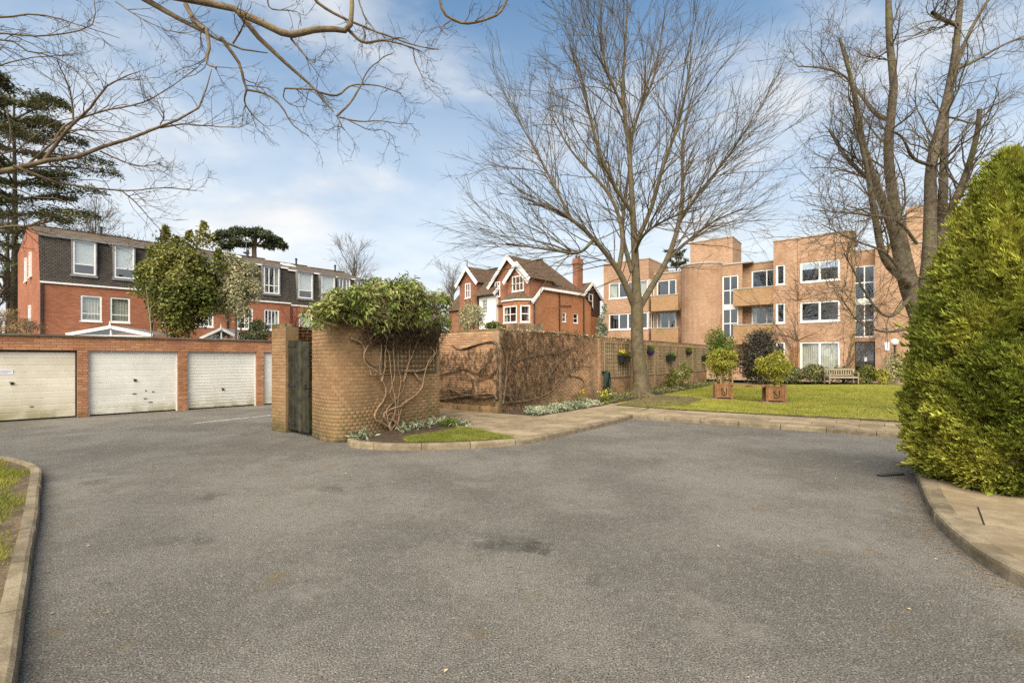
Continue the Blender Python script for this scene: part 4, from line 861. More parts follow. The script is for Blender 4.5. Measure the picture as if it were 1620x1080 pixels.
# chimney and lower wing
ct = FS.t(919); q = FS.pt(7.6, 0, -1.0); chm = MB(); chm.box((q[0], q[1], 6.5), .85, .6, 4.4, .78); chm.box((q[0], q[1], 10.9), 1.0, .75, .18, .78); chm.box((q[0], q[1], 11.08), .9, .65, .35, .78); ck = chm.build('chimney', 'brick_vd', vil, uv=True)
for d in (-.22, .22): MB().lathe((q[0]+d*.7, q[1]+d*.7, 11.43), [(.12, 0), (.1, .3), (.12, .32)], 10).build('chimney_pot', 'rust', ck)
FR = FS.shift(-.25); wg = MB(); t0, t1 = 7.02, 10.2; tc_ = 8.6; ops = [(FR.t(925.5), FR.t(933.5), .9, FR.z(929, 504))]
wg.wall(FR, t0, t1, 0, 5.9, [], .1); wg.build('wing_wall', 'brick_v', vil, uv=True)
wg = MB(); wg.poly([FR.pt(t0, 5.9, .06), FR.pt(t1, 5.9, .06), FR.pt(t1, 7.7, .06), FR.pt(tc_, 9.1, .06), FR.pt(t0, 7.7, .06)]); wg.poly([FR.pt(t1, 0, .06), FR.pt(t1, 0, -4), FR.pt(t1, 7.7, -4), FR.pt(t1, 7.7, .06)]); wg.build('hung_tiles', 'tile_hang', vil, uv=True)
MB().poly([FR.pt(t0, 7.7, .3), FR.pt(tc_, 9.15, .3), FR.pt(tc_, 9.15, -4), FR.pt(t0, 7.7, -4)]).poly([FR.pt(tc_, 9.15, .3), FR.pt(t1+.25, 7.5, .3), FR.pt(t1+.25, 7.5, -4), FR.pt(tc_, 9.15, -4)]).build('wing_roof', 'tile_v', vil, uv=True)
MB().bar(FR.pt(t0, 7.6, .32), FR.pt(tc_, 9.02, .32), .06, .25).bar(FR.pt(tc_, 9.02, .32), FR.pt(t1+.25, 7.4, .32), .06, .25).build('bargeboard', 'white', vil)
window(vil, FR.shift(.12), 8.25, 8.95, 6.6, 8.0, cols=(), rows=(.5,), fw=.08, rec=0); window(vil, FR.shift(.05), 7.35, 8.35, 3.6, 5.6, cols=(.5,), rows=(.6,), fw=.08, rec=0)

# ------------------------------------------------ brick apartment block
apt = empty('apartment_block', FA.pt(0, 0), 'three-storey tan brick apartment block with white windows and round stair tower', 'building')
HD, SL = (2.87, 5.79, 8.68), (.55, 4.31, 7.20)
PZ, MZ = 10.5, 9.25; RC = FA.shift(-1.3)
bl0, bl1 = FA.t(1223.5), FA.t(1345)
cap = lambda F, t0, t1, z, dep=.3: MB().fb(F, t0-.04, t1+.04, z, z+.09, .05, -dep).build('coping', 'concrete', apt)
wx0, wx1 = FA.t(1266), FA.t(1329); nx0, nx1 = FA.t(1227.5), FA.t(1242)
ops = [(wx0, wx1, SL[k], HD[k]) for k in range(3)]+[(nx0, nx1, SL[k] if k else 1.5, HD[k]+.02) for k in range(3)]
mb = MB().wall(FA, bl0, bl1, 0, PZ, ops, .1)
def ret(mb, F, t, z0, z1, dep, right): q = [F.pt(t, z0), F.pt(t, z0, -dep), F.pt(t, z1, -dep), F.pt(t, z1)]; mb.poly(q if right else q[::-1])
ret(mb, FA, bl0, 0, PZ, 6, False); ret(mb, FA, bl1, 0, PZ, 6, True)
mb.build('wall', 'brick_a', apt, uv=True)
for k in range(3):
    window(apt, FA, wx0, wx1, SL[k], HD[k], cols=(.5,), fw=.12, rec=.05, bar=.13, curtain='full' if k == 0 else None, sill=k > 0); window(apt, FA, nx0, nx1, SL[k] if k else 1.5, HD[k]+.02, cols=(), fw=.1, rec=.05, curtain='sides', sill=k > 0)
MB().fb(FA, bl1+.005, bl1+.25, 0, PZ-.1, -.0, -.9).build('pier', 'brick_am', apt, uv=True)
MB().fb(FA, bl0+1.55, bl0+1.57, 0, PZ, .012, -.01).build('movement_joint', 'rust', apt)
MB().fb(FA, bl0-.05, bl1+.28, PZ, PZ+.1, .05, -6).build('roof', 'concrete', apt)
# recessed bays with balconies left of the block, and the mirrored left wing
def recess(t0, t1, wins, left_of_block):
    F = RC; ops = [(a, b, SL[k] if k else .6, HD[k]) for a, b in wins for k in range(3)]
    mb = MB().wall(F, t0, t1, 0, MZ, ops, .1); mb.build('recess_wall', 'brick_a', apt, uv=True)
    for a, b in wins:
        for k in range(3): window(apt, F, a, b, SL[k] if k else .6, HD[k], cols=(.62,), fw=.1, rec=.04, bar=.08, curtain='sides' if (k+int(a)) % 2 else None, sill=False)
    MB().fb(F, t0, t1, MZ, MZ+.1, .06, -6).build('roof', 'concrete', apt)
recess(FA.t(1168), bl0, [(RC.t(1189), RC.t(1228))], True)
recess(FA.t(1022), FA.t(1073), [(RC.t(1039), RC.t(1070))], True)
def balcony(t0, t1, k):
    z0, z1 = (5.8, 7.12) if k == 2 else (2.78, 4.27); b = MB(); b.fb(FA, t0, t1, z0, z1, .02, -.22); b.fb(FA, t0, t0+.22, z0, z1, -.2201, -1.3); o = b.build('balcony', 'brick_am', apt, uv=True)
    MB().fb(FA, t0+.22, t1, z0, z0+.2, -.221, -1.3).build('balcony_floor', 'concrete', o); MB().fb(FA, t0-.03, t1, z1, z1+.06, .05, -.25).build('coping', 'concrete', o)
for k in (1, 2): balcony(FA.t(1160), bl0-.005, k); balcony(FA.t(1030), FA.t(1073), k)
def stair_glazing(F, u0, u1, z0, z1):
    t0, t1 = F.t(u0), F.t(u1); zm = (z0+z1)/2
    window(apt, F, t0, t1, z0, zm-.14, cols=(.5,), rows=(.5,), fw=.08, rec=.02, bar=.07, sill=False); window(apt, F, t0, t1, zm+.14, z1, cols=(.5,), rows=(.5,), fw=.08, rec=.02, bar=.07, sill=False)
    MB().fb(F, t0, t1, zm-.139, zm+.139, -.02, -.08).build('spandrel', 'white', apt); return t0, t1
SF1 = FA.shift(-.55); s0, s1 = SF1.t(1143), SF1.t(1168)
mb = MB().wall(SF1, s0-.3, s1+.3, 0, MZ, [(s0, s1, 3.3, 8.35)], .1); mb.build('stair_wall', 'brick_a', apt, uv=True); stair_glazing(SF1, 1143, 1168, 3.3, 8.35)
MB().fb(SF1, s0-1.5, s1+1.0, MZ, MZ+.1, .06, -7).build('roof', 'concrete', apt)
# round tower (facets are whole bricks wide)
q = FA.pt(FA.t(1106), 0, -.95); rad = 1.72; mb = MB(); n = int(2*math.pi*rad/.225/2)*1; ring = [(q[0]+rad*math.cos(2*math.pi*i/n), q[1]+rad*math.sin(2*math.pi*i/n)) for i in range(n)]
for i in range(n): a, b = ring[i], ring[(i+1) % n]; mb.poly([(*a, 0), (*b, 0), (*b, 9.38), (*a, 9.38)])
mb.build('round_tower', 'brick_a', apt, uv=True, smooth=True); MB().lathe((q[0], q[1], 9.38), [(rad+.05, 0), (rad+.05, .1)], 48).build('tower_coping', 'concrete', apt)
FL = FA.shift(-3.2); l0, l1 = FL.t(1092), FL.t(1159); lb = MB(); lb.fb(FL, l0, l1, 8, 12.1, 0, -3.3); lb.build('lift_housing', 'brick_a', apt, uv=True); MB().fb(FL, l0-.04, l1+.04, 12.1, 12.18, .05, -3.35).build('coping', 'concrete', apt)
# left wing block
w0, w1 = FA.t(955), FA.t(1026); a0, a1 = FA.t(963), w1-.02
mb = MB().wall(FA, w0, w1, 0, PZ, [(a0, a1-.05, SL[k], HD[k]) for k in range(3)], .1); ret(mb, FA, w0, 0, PZ, 7, False); ret(mb, FA, w1, 0, 4.31, 1.3, True); ret(mb, FA, w1, 5.79, 7.2, 1.3, True); ret(mb, FA, w1, 8.68, PZ, 5, True); mb.build('wall', 'brick_a', apt, uv=True)
FC = Fr(FA.pt(w1, 0)[:2], -FA.n)
for k in (1, 2): window(apt, FC.shift(.03), .02, 1.28, (4.31, 7.2)[k-1], (5.79, 8.68)[k-1], cols=(.5,), fw=.09, rec=.0, bar=.08, sill=False)
for k in range(3): window(apt, FA, a0, a1-.05, SL[k], HD[k], cols=(.27, .5, .75), fw=.1, rec=.05, bar=.1, curtain='sides' if k == 2 else None)
MB().fb(FA, w0-.05, w1+.04, PZ, PZ+.1, .05, -5).build('roof', 'concrete', apt)
# right-hand stair, entrance and tall block
SR = FA.shift(-1.15); r0, r1 = SR.t(1351), SR.t(1384.5); tE = SR.t(1384.5); mb = MB().wall(SR, r0-.4, r1+.05, 0, MZ, [(r0, r1, 3.15, 8.2), (r0, r1, .12, 2.85)], .25); mb.build('stair_wall', 'brick_a', apt, uv=True); stair_glazing(SR, 1351, 1384.5, 3.15, 8.2)
dr = window(apt, SR, r0, r1, .13, 2.85, cols=(.55,), rows=(), fw=.08, rec=.12, m='dark', sill=False, name='door'); MB().fb(SR, r0+(r1-r0)*.50, r0+(r1-r0)*.62, 1.45, 1.75, -.06, -.07).build('notice', 'paper', dr); MB().tube([SR.pt(r1-.2, 1.0, -.05), SR.pt(r1-.2, 1.5, -.05)], .02, 6).build('handle', 'steel', dr)
RW = FA.shift(-.45); mb = MB().wall(RW, RW.t(1384.5), RW.t(1560), 0, MZ, [], .1); ret(mb, RW, RW.t(1384.5), 0, MZ, 1.2, False); mb.build('wall', 'brick_a', apt, uv=True)
MB().fb(RW, RW.t(1384.5)-.04, RW.t(1560), MZ, MZ+.1, .05, -7).build('roof', 'concrete', apt); MB().fb(SR, r0-.4, r1, MZ, MZ+.1, .05, -5).build('roof', 'concrete', apt)
FL2 = FA.shift(-2.2); MB().fb(FL2, FL2.t(1434), FL2.t(1500), 8, 12.1, 0, -3.5).build('lift_housing', 'brick_a', apt, uv=True)
MB().fb(RW, RW.t(1399), RW.t(1407), 2.2, 2.75, .03, .001).build('wall_sign', 'paper', apt)
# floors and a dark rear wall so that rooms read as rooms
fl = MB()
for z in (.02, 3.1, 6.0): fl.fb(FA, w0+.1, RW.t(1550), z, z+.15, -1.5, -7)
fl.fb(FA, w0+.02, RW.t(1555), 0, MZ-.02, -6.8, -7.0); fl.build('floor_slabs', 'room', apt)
trellis(FA, FA.t(1251.5), FA.t(1262.5), .6, 2.5, 4, 11, 'narrow brown trellis on the flats beside the curtained patio window', 'wood_box', off=.01, w=.05)

# ================================================================== TREES
def limbs3(lst, Y, n=18):
    ps, rs = [], []
    for pts, r0, r1 in lst:
        w = [P(u, v, Y+dy) for u, v, dy in pts]; ps.append(cr(w, n)); rs.append(np.linspace(r0, r1, n))
    return np.array(ps), np.array(rs)
def put_limbs(t, Pn, Rn, m, k=8, name='limb'):
    for p, r in zip(Pn, Rn):
        V, Fq = tubes(p[None], r[None], k); npmesh(name, V, Fq, m, t, smooth=True)
# ---- the big bare tree by the garden wall
TB = np.array([5.22, 19.0]); TY = 19.0
tree = empty('bare_tree', (TB[0], TB[1], KH), 'tall bare tree with fan of upright branches in front of the garden wall', 'tree')
tp = cr([(TB[0]+.03, TB[1], KH-.05), (TB[0]+.02, TB[1], .6), P(1008, 540, TY), P(1008, 500, TY), P(1006, 440, TY), P(1004, 389, TY), P(999, 300, TY), P(994, 222, TY), P(985, 150, TY), P(990, 60, TY), P(994, -30, TY)], 40)
s = np.linspace(0, 1, 40); tr_r = np.interp(s, [0, .02, .05, .12, .22, .26, .4, .6, .8, 1], [.47, .37, .30, .255, .245, .18, .13, .085, .05, .02])
V, Fq = tubes(tp[None], tr_r[None], 14); npmesh('trunk', V, Fq, 'bark1', tree, smooth=True)
rt = []
for a in np.linspace(.3, 6.2, 7)[:-1]: rt.append(([(TB[0]+math.cos(a)*.2, TB[1]+math.sin(a)*.2, .5), (TB[0]+math.cos(a)*.38, TB[1]+math.sin(a)*.38, .22), (TB[0]+math.cos(a+.2)*.95, TB[1]+math.sin(a+.2)*.95, KH-.03)], ))
V, Fq = tubes(np.array([cr(x[0], 8) for x in rt]), np.array([np.linspace(.14, .03, 8)]*len(rt)), 6); npmesh('root_flare', V, Fq, 'bark1', tree, smooth=True)
LM = [([(1006, 490, 0), (978, 428, -.4), (933, 372, -.9), (883, 333, -1.3), (835, 322, -1.6)], .145, .03),
      ([(1008, 492, 0), (1030, 455, .3), (1055, 411, .6), (1072, 360, .9), (1080, 300, 1.1), (1080, 222, 1.3), (1100, 130, 1.6)], .14, .02),
      ([(1000, 430, 0), (985, 370, .6), (990, 310, 1.2), (1000, 230, 1.7)], .11, .03),
      ([(978, 430, -.3), (985, 380, .0), (975, 330, .4), (950, 290, .8), (905, 240, 1.2), (870, 180, 1.5)], .10, .025),
      ([(1004, 389, 0), (1030, 330, -.6), (1050, 260, -1.1), (1075, 190, -1.5), (1095, 90, -1.9)], .10, .025),
      ([(1002, 340, 0), (970, 290, -.5), (945, 230, -.9), (925, 150, -1.3), (900, 70, -1.6)], .09, .02),
      ([(994, 240, 0), (1010, 180, .5), (1035, 120, .8), (1050, 30, 1.1)], .075, .02),
      ([(985, 170, 0), (960, 110, -.4), (945, 40, -.7)], .06, .02),
      ([(1055, 411, .6), (1090, 380, 1.2), (1130, 350, 2.0), (1175, 330, 2.6)], .08, .02),
      ([(1075, 350, .9), (1110, 300, .3), (1150, 250, -.4), (1190, 190, -.9)], .07, .02),
      ([(940, 378, -.8), (915, 400, -1.8), (870, 395, -2.6), (800, 385, -3.2)], .065, .02),
      ([(1004, 400, 0), (1020, 370, -1.4), (1060, 345, -2.6), (1110, 330, -3.4)], .07, .02),
      ([(905, 350, -1.1), (875, 290, -.6), (840, 225, -.2), (805, 165, .2)], .065, .018)]
Pn, Rn = limbs3(LM, TY); put_limbs(tree, Pn, Rn, 'bark1')
fork = np.array(P(1003, 430, TY))
P1, R1 = child(np.concatenate([Pn, cr(tp[16:], 18)[None]]), np.concatenate([Rn, np.interp(np.linspace(.4, 1, 18), s, tr_r)[None]]), 11, .18, 1, .5, 4.6, up=.12, wob=.09, n=9, rf=.42, rmin=.010, radial=fork, rad_w=.45, tipr=.22, rmax=.030)
P1b, R1b = child(np.concatenate([Pn, cr(tp[16:], 18)[None]]), np.concatenate([Rn, np.interp(np.linspace(.4, 1, 18), s, tr_r)[None]]), 15, .15, .95, 1.05, 4.2, up=.03, wob=.12, n=9, rf=.4, rmin=.009, radial=fork, rad_w=.35, tipr=.25, rmax=.024)
P1, R1 = np.concatenate([P1, P1b]), np.concatenate([R1, R1b])
P2, R2 = child(P1, R1, 6, .10, 1, .55, 1.8, up=.05, wob=.055, n=6, rf=.5, rmin=.0072, radial=fork, rad_w=.2, rmax=.014)
P3, R3 = child(P2, R2, 3, .1, 1, .5, .7, up=.04, wob=.07, n=4, rf=.6, rmin=.0055, rmax=.008)
put_limbs(tree, P1, R1, 'bark1', 5, 'branch') if False else None
V, Fq = tubes(P1, R1, 5); o = npmesh('branches', V, Fq, 'bark1', tree); o['kind'] = 'stuff'
V, Fq = merge([tubes(P2, R2, 3), tubes(P3, R3, 3)]); o = npmesh('crown', V, Fq, 'twig1', tree); o['kind'] = 'stuff'
# ---- multi-stemmed bare tree behind the clipped conifer
Y2 = 13.2; b2 = P(1462, 560, Y2)
t2 = empty('bare_tree', (b2[0], b2[1], KH), 'multi-stemmed bare cherry-barked tree behind the clipped conifer', 'tree')
V, Fq = tubes(cr([(b2[0], b2[1], KH-.05), (b2[0], b2[1], 1.2), P(1460, 520, Y2), P(1456, 470, Y2)], 12)[None], np.interp(np.linspace(0, 1, 12), [0, .1, .5, 1], [.5, .36, .3, .28])[None], 12); npmesh('trunk', V, Fq, 'bark2', t2, smooth=True)
LM = [([(1450, 500, 0), (1432, 450, -.1), (1412, 360, -.3), (1387, 296, -.6), (1364, 225, -.9), (1350, 140, -1.1), (1328, 60, -1.3)], .17, .03),
      ([(1455, 490, .2), (1438, 430, .2), (1418, 340, .2), (1406, 260, .2), (1408, 194, .1), (1414, 136, 0), (1407, 60, 0), (1405, -60, 0)], .165, .06),
      ([(1462, 480, 0), (1470, 400, 0), (1472, 330, .1), (1474, 257, .3), (1496, 167, .5), (1511, 86, .6), (1523, -40, .8)], .18, .06),
      ([(1464, 470, .4), (1484, 380, .5), (1492, 310, .6), (1494, 230, .8), (1500, 150, 1.0), (1530, 60, 1.4), (1575, -20, 1.8)], .145, .03),
      ([(1478, 400, .2), (1505, 330, -.2), (1530, 270, -.5), (1545, 215, -.8), (1550, 172, -1.0)], .11, .05),
      ([(1440, 450, -.3), (1400, 410, -.6), (1382, 330, -.9), (1370, 260, -1.2), (1350, 180, -1.4)], .11, .03),
      ([(1408, 190, .2), (1385, 180, .3), (1362, 150, .5), (1335, 120, .8), (1300, 108, 1.1), (1262, 105, 1.3)], .06, .015),
      ([(1474, 262, .1), (1445, 250, -.4), (1425, 215, -.8), (1390, 200, -1.1)], .055, .015),
      ([(1450, 385, 0), (1420, 350, -.8), (1370, 340, -1.6), (1320, 335, -2.2), (1285, 332, -2.6)], .045, .01),
      ([(1432, 440, -.3), (1400, 400, -1.2), (1350, 380, -2.0), (1300, 355, -2.6)], .04, .01),
      ([(1511, 110, .6), (1545, 95, .8), (1590, 70, 1.0), (1640, 50, 1.2)], .05, .015),
      ([(1514, 40, .6), (1490, 30, .2), (1475, 20, -.1)], .06, .05),
      ([(1387, 296, -.6), (1340, 250, -.3), (1312, 205, 0)], .06, .035),
      ([(1440, 470, -.2), (1410, 500, -1.0), (1380, 480, -1.8), (1335, 400, -2.4)], .05, .012),
      ([(1440, 520, -.4), (1400, 525, -1.4), (1360, 510, -2.4), (1330, 470, -3)], .035, .01)]
Pn, Rn = limbs3(LM, Y2); put_limbs(t2, Pn, Rn, 'bark2', 10)
P1, R1 = child(Pn, Rn, 17, .22, 1, .85, 2.2, up=.2, wob=.2, n=9, rf=.3, rmin=.0085, tipr=.3, rmax=.03)
P2, R2 = child(P1, R1, 7, .1, 1, .75, 1.0, up=.06, wob=.22, n=6, rf=.55, rmin=.0050, rmax=.012)
P3, R3 = child(P2, R2, 3, .1, 1, .7, .42, up=.02, wob=.22, n=4, rf=.6, rmin=.0036, rmax=.006)
V, Fq = tubes(P1, R1, 5); o = npmesh('branches', V, Fq, 'bark2', t2); o['kind'] = 'stuff'
V, Fq = merge([tubes(P2, R2, 3), tubes(P3, R3, 3)]); o = npmesh('crown', V, Fq, 'twig2', t2); o['kind'] = 'stuff'
# ---- tree overhanging from the left verge (its trunk stands out of view)
t3 = empty('bare_tree', (-9.2, 5.0, KH-.03), 'bare overhanging tree reaching in from the top left corner', 'tree')
V, Fq = tubes(cr([(-9.2, 5.0, KH-.08), (-9.2, 5.05, 1.5), (-9.0, 5.2, 3.0), (-8.8, 5.3, 4.6), (-8.3, 5.2, 6.0), (-7.4, 5.2, 7.2), (-6.6, 5.2, 8.2)], 24)[None], np.interp(np.linspace(0, 1, 24), [0, .05, .5, .8, 1], [.42, .32, .25, .17, .08])[None], 12); npmesh('trunk', V, Fq, 'bark3', t3, smooth=True)
def z3(l, sc, ox, oy, dy): return [(x/sc+ox, y/sc+oy, d) for (x, y), d in zip(l, np.linspace(dy[0], dy[1], len(l)))]
A3 = lambda l, d=(0, 0): z3(l, 2.613, 200, 0, d)
B3 = lambda l, d=(0, 0): z3(l, 2.843, 0, 0, d)
YA = 6.0
LA = [([(-250, -140, -.5), (-60, -90, -.3), (120, -45, -.1)]+A3([(100, 0), (160, 40), (240, 85), (340, 140), (440, 180), (530, 213), (580, 210)], (0, .3)), .105, .006),
      ([(-300, -190, -.6), (-60, -110, -.3), (130, -40, -.1)]+A3([(250, 2), (400, 22), (480, 62), (560, 170), (640, 240), (700, 300), (790, 380), (870, 480)], (0, .5)), .125, .008),
      (A3([(470, 55), (560, 95), (650, 140), (700, 143), (780, 125), (860, 122), (915, 122), (930, 50), (932, -60)], (0, .2)), .05, .026),
      (A3([(330, 120), (345, 200), (345, 270), (390, 295)], (0, -.2)), .026, .009), (A3([(245, 20), (285, 90), (325, 130)], (0, 0)), .03, .025),
      (A3([(390, 155), (430, 210), (470, 270), (500, 370), (560, 380), (640, 430), (690, 510), (760, 560)], (.1, .6)), .024, .006),
      (A3([(497, 370), (490, 420), (530, 480), (600, 540)], (.3, .6)), .014, .004),
      (A3([(915, 122), (980, 175), (1060, 165), (1140, 180), (1220, 205)], (.2, .5)), .022, .007), (A3([(760, -30), (800, 20), (900, 75), (1040, 130), (1190, 180), (1290, 195)], (.3, .7)), .022, .006),
      (A3([(790, 380), (870, 395), (930, 352), (1040, 350), (1130, 380)], (.4, .9)), .016, .005), (A3([(655, 365), (720, 370), (790, 385)], (.3, .4)), .012, .011), (A3([(655, 365), (650, 405), (690, 435), (740, 430)], (.3, .5)), .009, .004),
      (A3([(870, 480), (930, 420), (970, 350), (1000, 290), (1060, 240), (1100, 220)], (.5, .9)), .016, .005), (A3([(880, 485), (960, 500), (1060, 495), (1180, 505)], (.5, .9)), .012, .004), (A3([(870, 480), (900, 535)], (.5, .5)), .010, .006), (A3([(905, 490), (1000, 540), (1060, 545), (1120, 580)], (.5, .9)), .009, .003),
      (A3([(680, 160), (730, 220), (775, 262), (778, 230)], (.1, .2)), .014, .005), (A3([(440, 180), (480, 120), (490, 60)], (0, -.2)), .012, .009), (A3([(1290, -40), (1310, 50), (1370, 90), (1440, 98), (1540, 70), (1580, 20), (1590, -50)], (.6, .9)), .020, .016), (A3([(1340, 85), (1300, 120), (1325, 160)], (.6, .6)), .010, .005),
      (A3([(1185, 195), (1195, 250), (1220, 300), (1245, 355)], (.5, .6)), .009, .003), (A3([(580, -20), (600, 40), (700, 50), (720, 110)], (0, .2)), .010, .004), (A3([(950, -30), (985, 60), (1030, 130), (1045, 160)], (.3, .3)), .011, .006)]
YB = 7.0
LB_ = [([(-330, 330, -1.2), (-150, 300, -.6)]+B3([(0, 775), (200, 725), (340, 710), (450, 670), (620, 620), (720, 575), (830, 530), (890, 490), (930, 400), (945, 325)], (0, .8)), .055, .007),
       (B3([(720, 575), (830, 560), (900, 570), (1070, 582), (1150, 545)], (.5, .9)), .015, .004), (B3([(200, 720), (300, 590), (400, 490), (480, 390), (620, 320)], (.1, -.4)), .026, .006), (B3([(330, 540), (320, 420), (280, 310), (260, 265)], (0, -.3)), .013, .006),
       (B3([(130, 735), (240, 640), (330, 590), (520, 600), (600, 610)], (.1, .3)), .016, .005), (B3([(240, 640), (300, 560), (460, 500), (620, 470), (760, 400), (880, 310)], (.2, .9)), .018, .005),
       ([(-150, 20, 0)]+B3([(0, 80), (130, 70), (240, 80), (400, 130), (540, 180)], (0, .4)), .022, .005), ([(-150, 60, .3)]+B3([(0, 150), (130, 160), (300, 150), (430, 110), (440, 0)], (.3, .5)), .020, .006), ([(-150, 90, .2)]+B3([(0, 180), (100, 225), (250, 260), (350, 330), (460, 470)], (.2, .6)), .020, .005),
       (B3([(60, 745), (200, 800), (300, 830), (560, 855), (720, 845), (880, 860)], (0, .9)), .020, .005), (B3([(540, 852), (600, 900), (650, 950), (710, 1010), (760, 1060)], (.5, .7)), .011, .004), (B3([(450, 680), (540, 720), (640, 750), (760, 745)], (.3, .6)), .013, .004),
       ([(-150, 150, -.3)]+B3([(0, 300), (120, 270), (260, 260), (400, 250)], (-.2, .3)), .015, .004), ([(-180, 260, .3)]+B3([(0, 690), (100, 640), (220, 560), (330, 540)], (.3, .4)), .018, .006), ([(-150, 330, 0)]+B3([(0, 830), (130, 880), (300, 900), (420, 1030), (520, 1120)], (0, .7)), .016, .005),
       ([(-120, 400, -.2)]+B3([(0, 1030), (100, 1025), (190, 1000)], (0, 0)), .03, .012), (B3([(720, 560), (735, 520), (690, 450)], (.5, .4)), .010, .004), (B3([(520, 8), (600, 60), (700, 110), (800, 140), (870, 125)], (.3, .4)), .010, .004), (B3([(30, 480), (40, 560), (20, 640)], (0, 0)), .012, .008)]
n = 16
Pa, Ra = limbs3(LA, YA, n); Pb, Rb = limbs3(LB_, YB, n)
# limbs from the trunk to the first points of the entering boughs
cn = []
for q in (Pa[0, 0], Pa[1, 0]): cn.append((cr([(-8.4, 5.2, 5.9), (np.array((-8.4, 5.2, 5.9))+q)/2+np.array([0, .1, .25]), q], n), np.linspace(.15, .095, n)))
for q, z in ((Pb[0, 0], 3.4), (Pb[6, 0], 6.2), (Pb[7, 0], 6.0), (Pb[8, 0], 5.7), (Pb[12, 0], 5.0), (Pb[13, 0], 4.2), (Pb[14, 0], 3.4), (Pb[15, 0], 2.9)):
    s_ = np.array((-8.85, 5.28, z-.3)); cn.append((cr([s_, (s_+q)/2+np.array([0, 0, .1]), q], n), np.linspace(.07, .025, n)))
Pc = np.array([x[0] for x in cn]); Rc = np.array([x[1] for x in cn])
Pa += np.cumsum(rng.normal(0, .006, Pa.shape), axis=1)*np.linspace(0, 1, n)[None, :, None]; Pb += np.cumsum(rng.normal(0, .008, Pb.shape), axis=1)*np.linspace(0, 1, n)[None, :, None]
for A_p, A_r in ((Pc, Rc), (Pa, Ra), (Pb, Rb)): put_limbs(t3, A_p, A_r, 'bark3', 8)
Q1, S1 = child(Pa[3:], Ra[3:], 5, .3, 1, .8, .62, up=-.02, wob=.22, n=7, rf=.5, rmin=.0035, rmax=.008)
Q1b, S1b = child(Pb, Rb, 13, .12, 1, .75, .85, up=.10, wob=.2, n=7, rf=.5, rmin=.0035, rmax=.009); Q1, S1 = np.concatenate([Q1, Q1b]), np.concatenate([S1, S1b])
Q2, S2 = child(Q1, S1, 4, .15, 1, .75, .30, up=.05, wob=.24, n=5, rf=.6, rmin=.0026, rmax=.005)
Q3, S3 = child(Q2, S2, 2, .2, 1, .7, .12, up=.02, wob=.2, n=3, rf=.7, rmin=.0022, rmax=.004)
V, Fq = merge([tubes(Q1, S1, 4), tubes(Q2, S2, 3), tubes(Q3, S3, 3)]); o = npmesh('crown', V, Fq, 'twig3', t3); o['kind'] = 'stuff'
# ---- bare trees far behind the roofs
def far_tree(u, vt, Y, label, spread, col='twig2', seed=1, zb=0., n1=16):
    c = P(u, vt, Y); H = c[2]-zb; t = empty('bare_tree', (c[0], Y, zb), label, 'tree', 'bare trees behind the houses')
    tr = cr([(c[0], Y, zb), (c[0]+.2, Y, zb+H*.3), (c[0], Y, zb+H*.6), (c[0]+.1, Y, zb+H*.9)], 12)[None]; rr = np.linspace(H*.022, .03, 12)[None]
    V, Fq = tubes(tr, rr, 8); npmesh('trunk', V, Fq, 'bark2', t, smooth=True); f = (c[0], Y, zb+H*.3)
    a, b = child(tr, rr, n1, .3, .95, .8, spread, up=.12, wob=.1, n=8, rf=.5, rmin=.03, radial=f, rad_w=.3); a2, b2_ = child(a, b, 9, .2, 1, .6, spread*.45, up=.12, wob=.12, n=6, rf=.5, rmin=.017); a3, b3 = child(a2, b2_, 5, .2, 1, .6, spread*.2, up=.08, wob=.15, n=4, rf=.6, rmin=.012)
    V, Fq = merge([tubes(a, b, 4), tubes(a2, b2_, 3), tubes(a3, b3, 3)]); o = npmesh('crown', V, Fq, col, t); o['kind'] = 'stuff'
far_tree(560, 382, 62, 'grey bare tree behind the right end of the terrace', 6.5, n1=30); far_tree(716, 410, 72, 'grey bare tree behind the left gable of the villa', 5.0, n1=26)
far_tree(150, 318, 52, 'pale bare tree behind the left end townhouse roof', 6.0, n1=30); far_tree(12, 300, 44, 'bare tree at the far left beneath the cedar', 5.0); far_tree(1440, 300, 60, 'bare tree behind the right part of the flats', 5.0); far_tree(52, 400, 60, 'low bare tree left of the end townhouse flank', 4.5); far_tree(-20, 330, 38, 'bare tree cut by the left picture edge', 4.5)
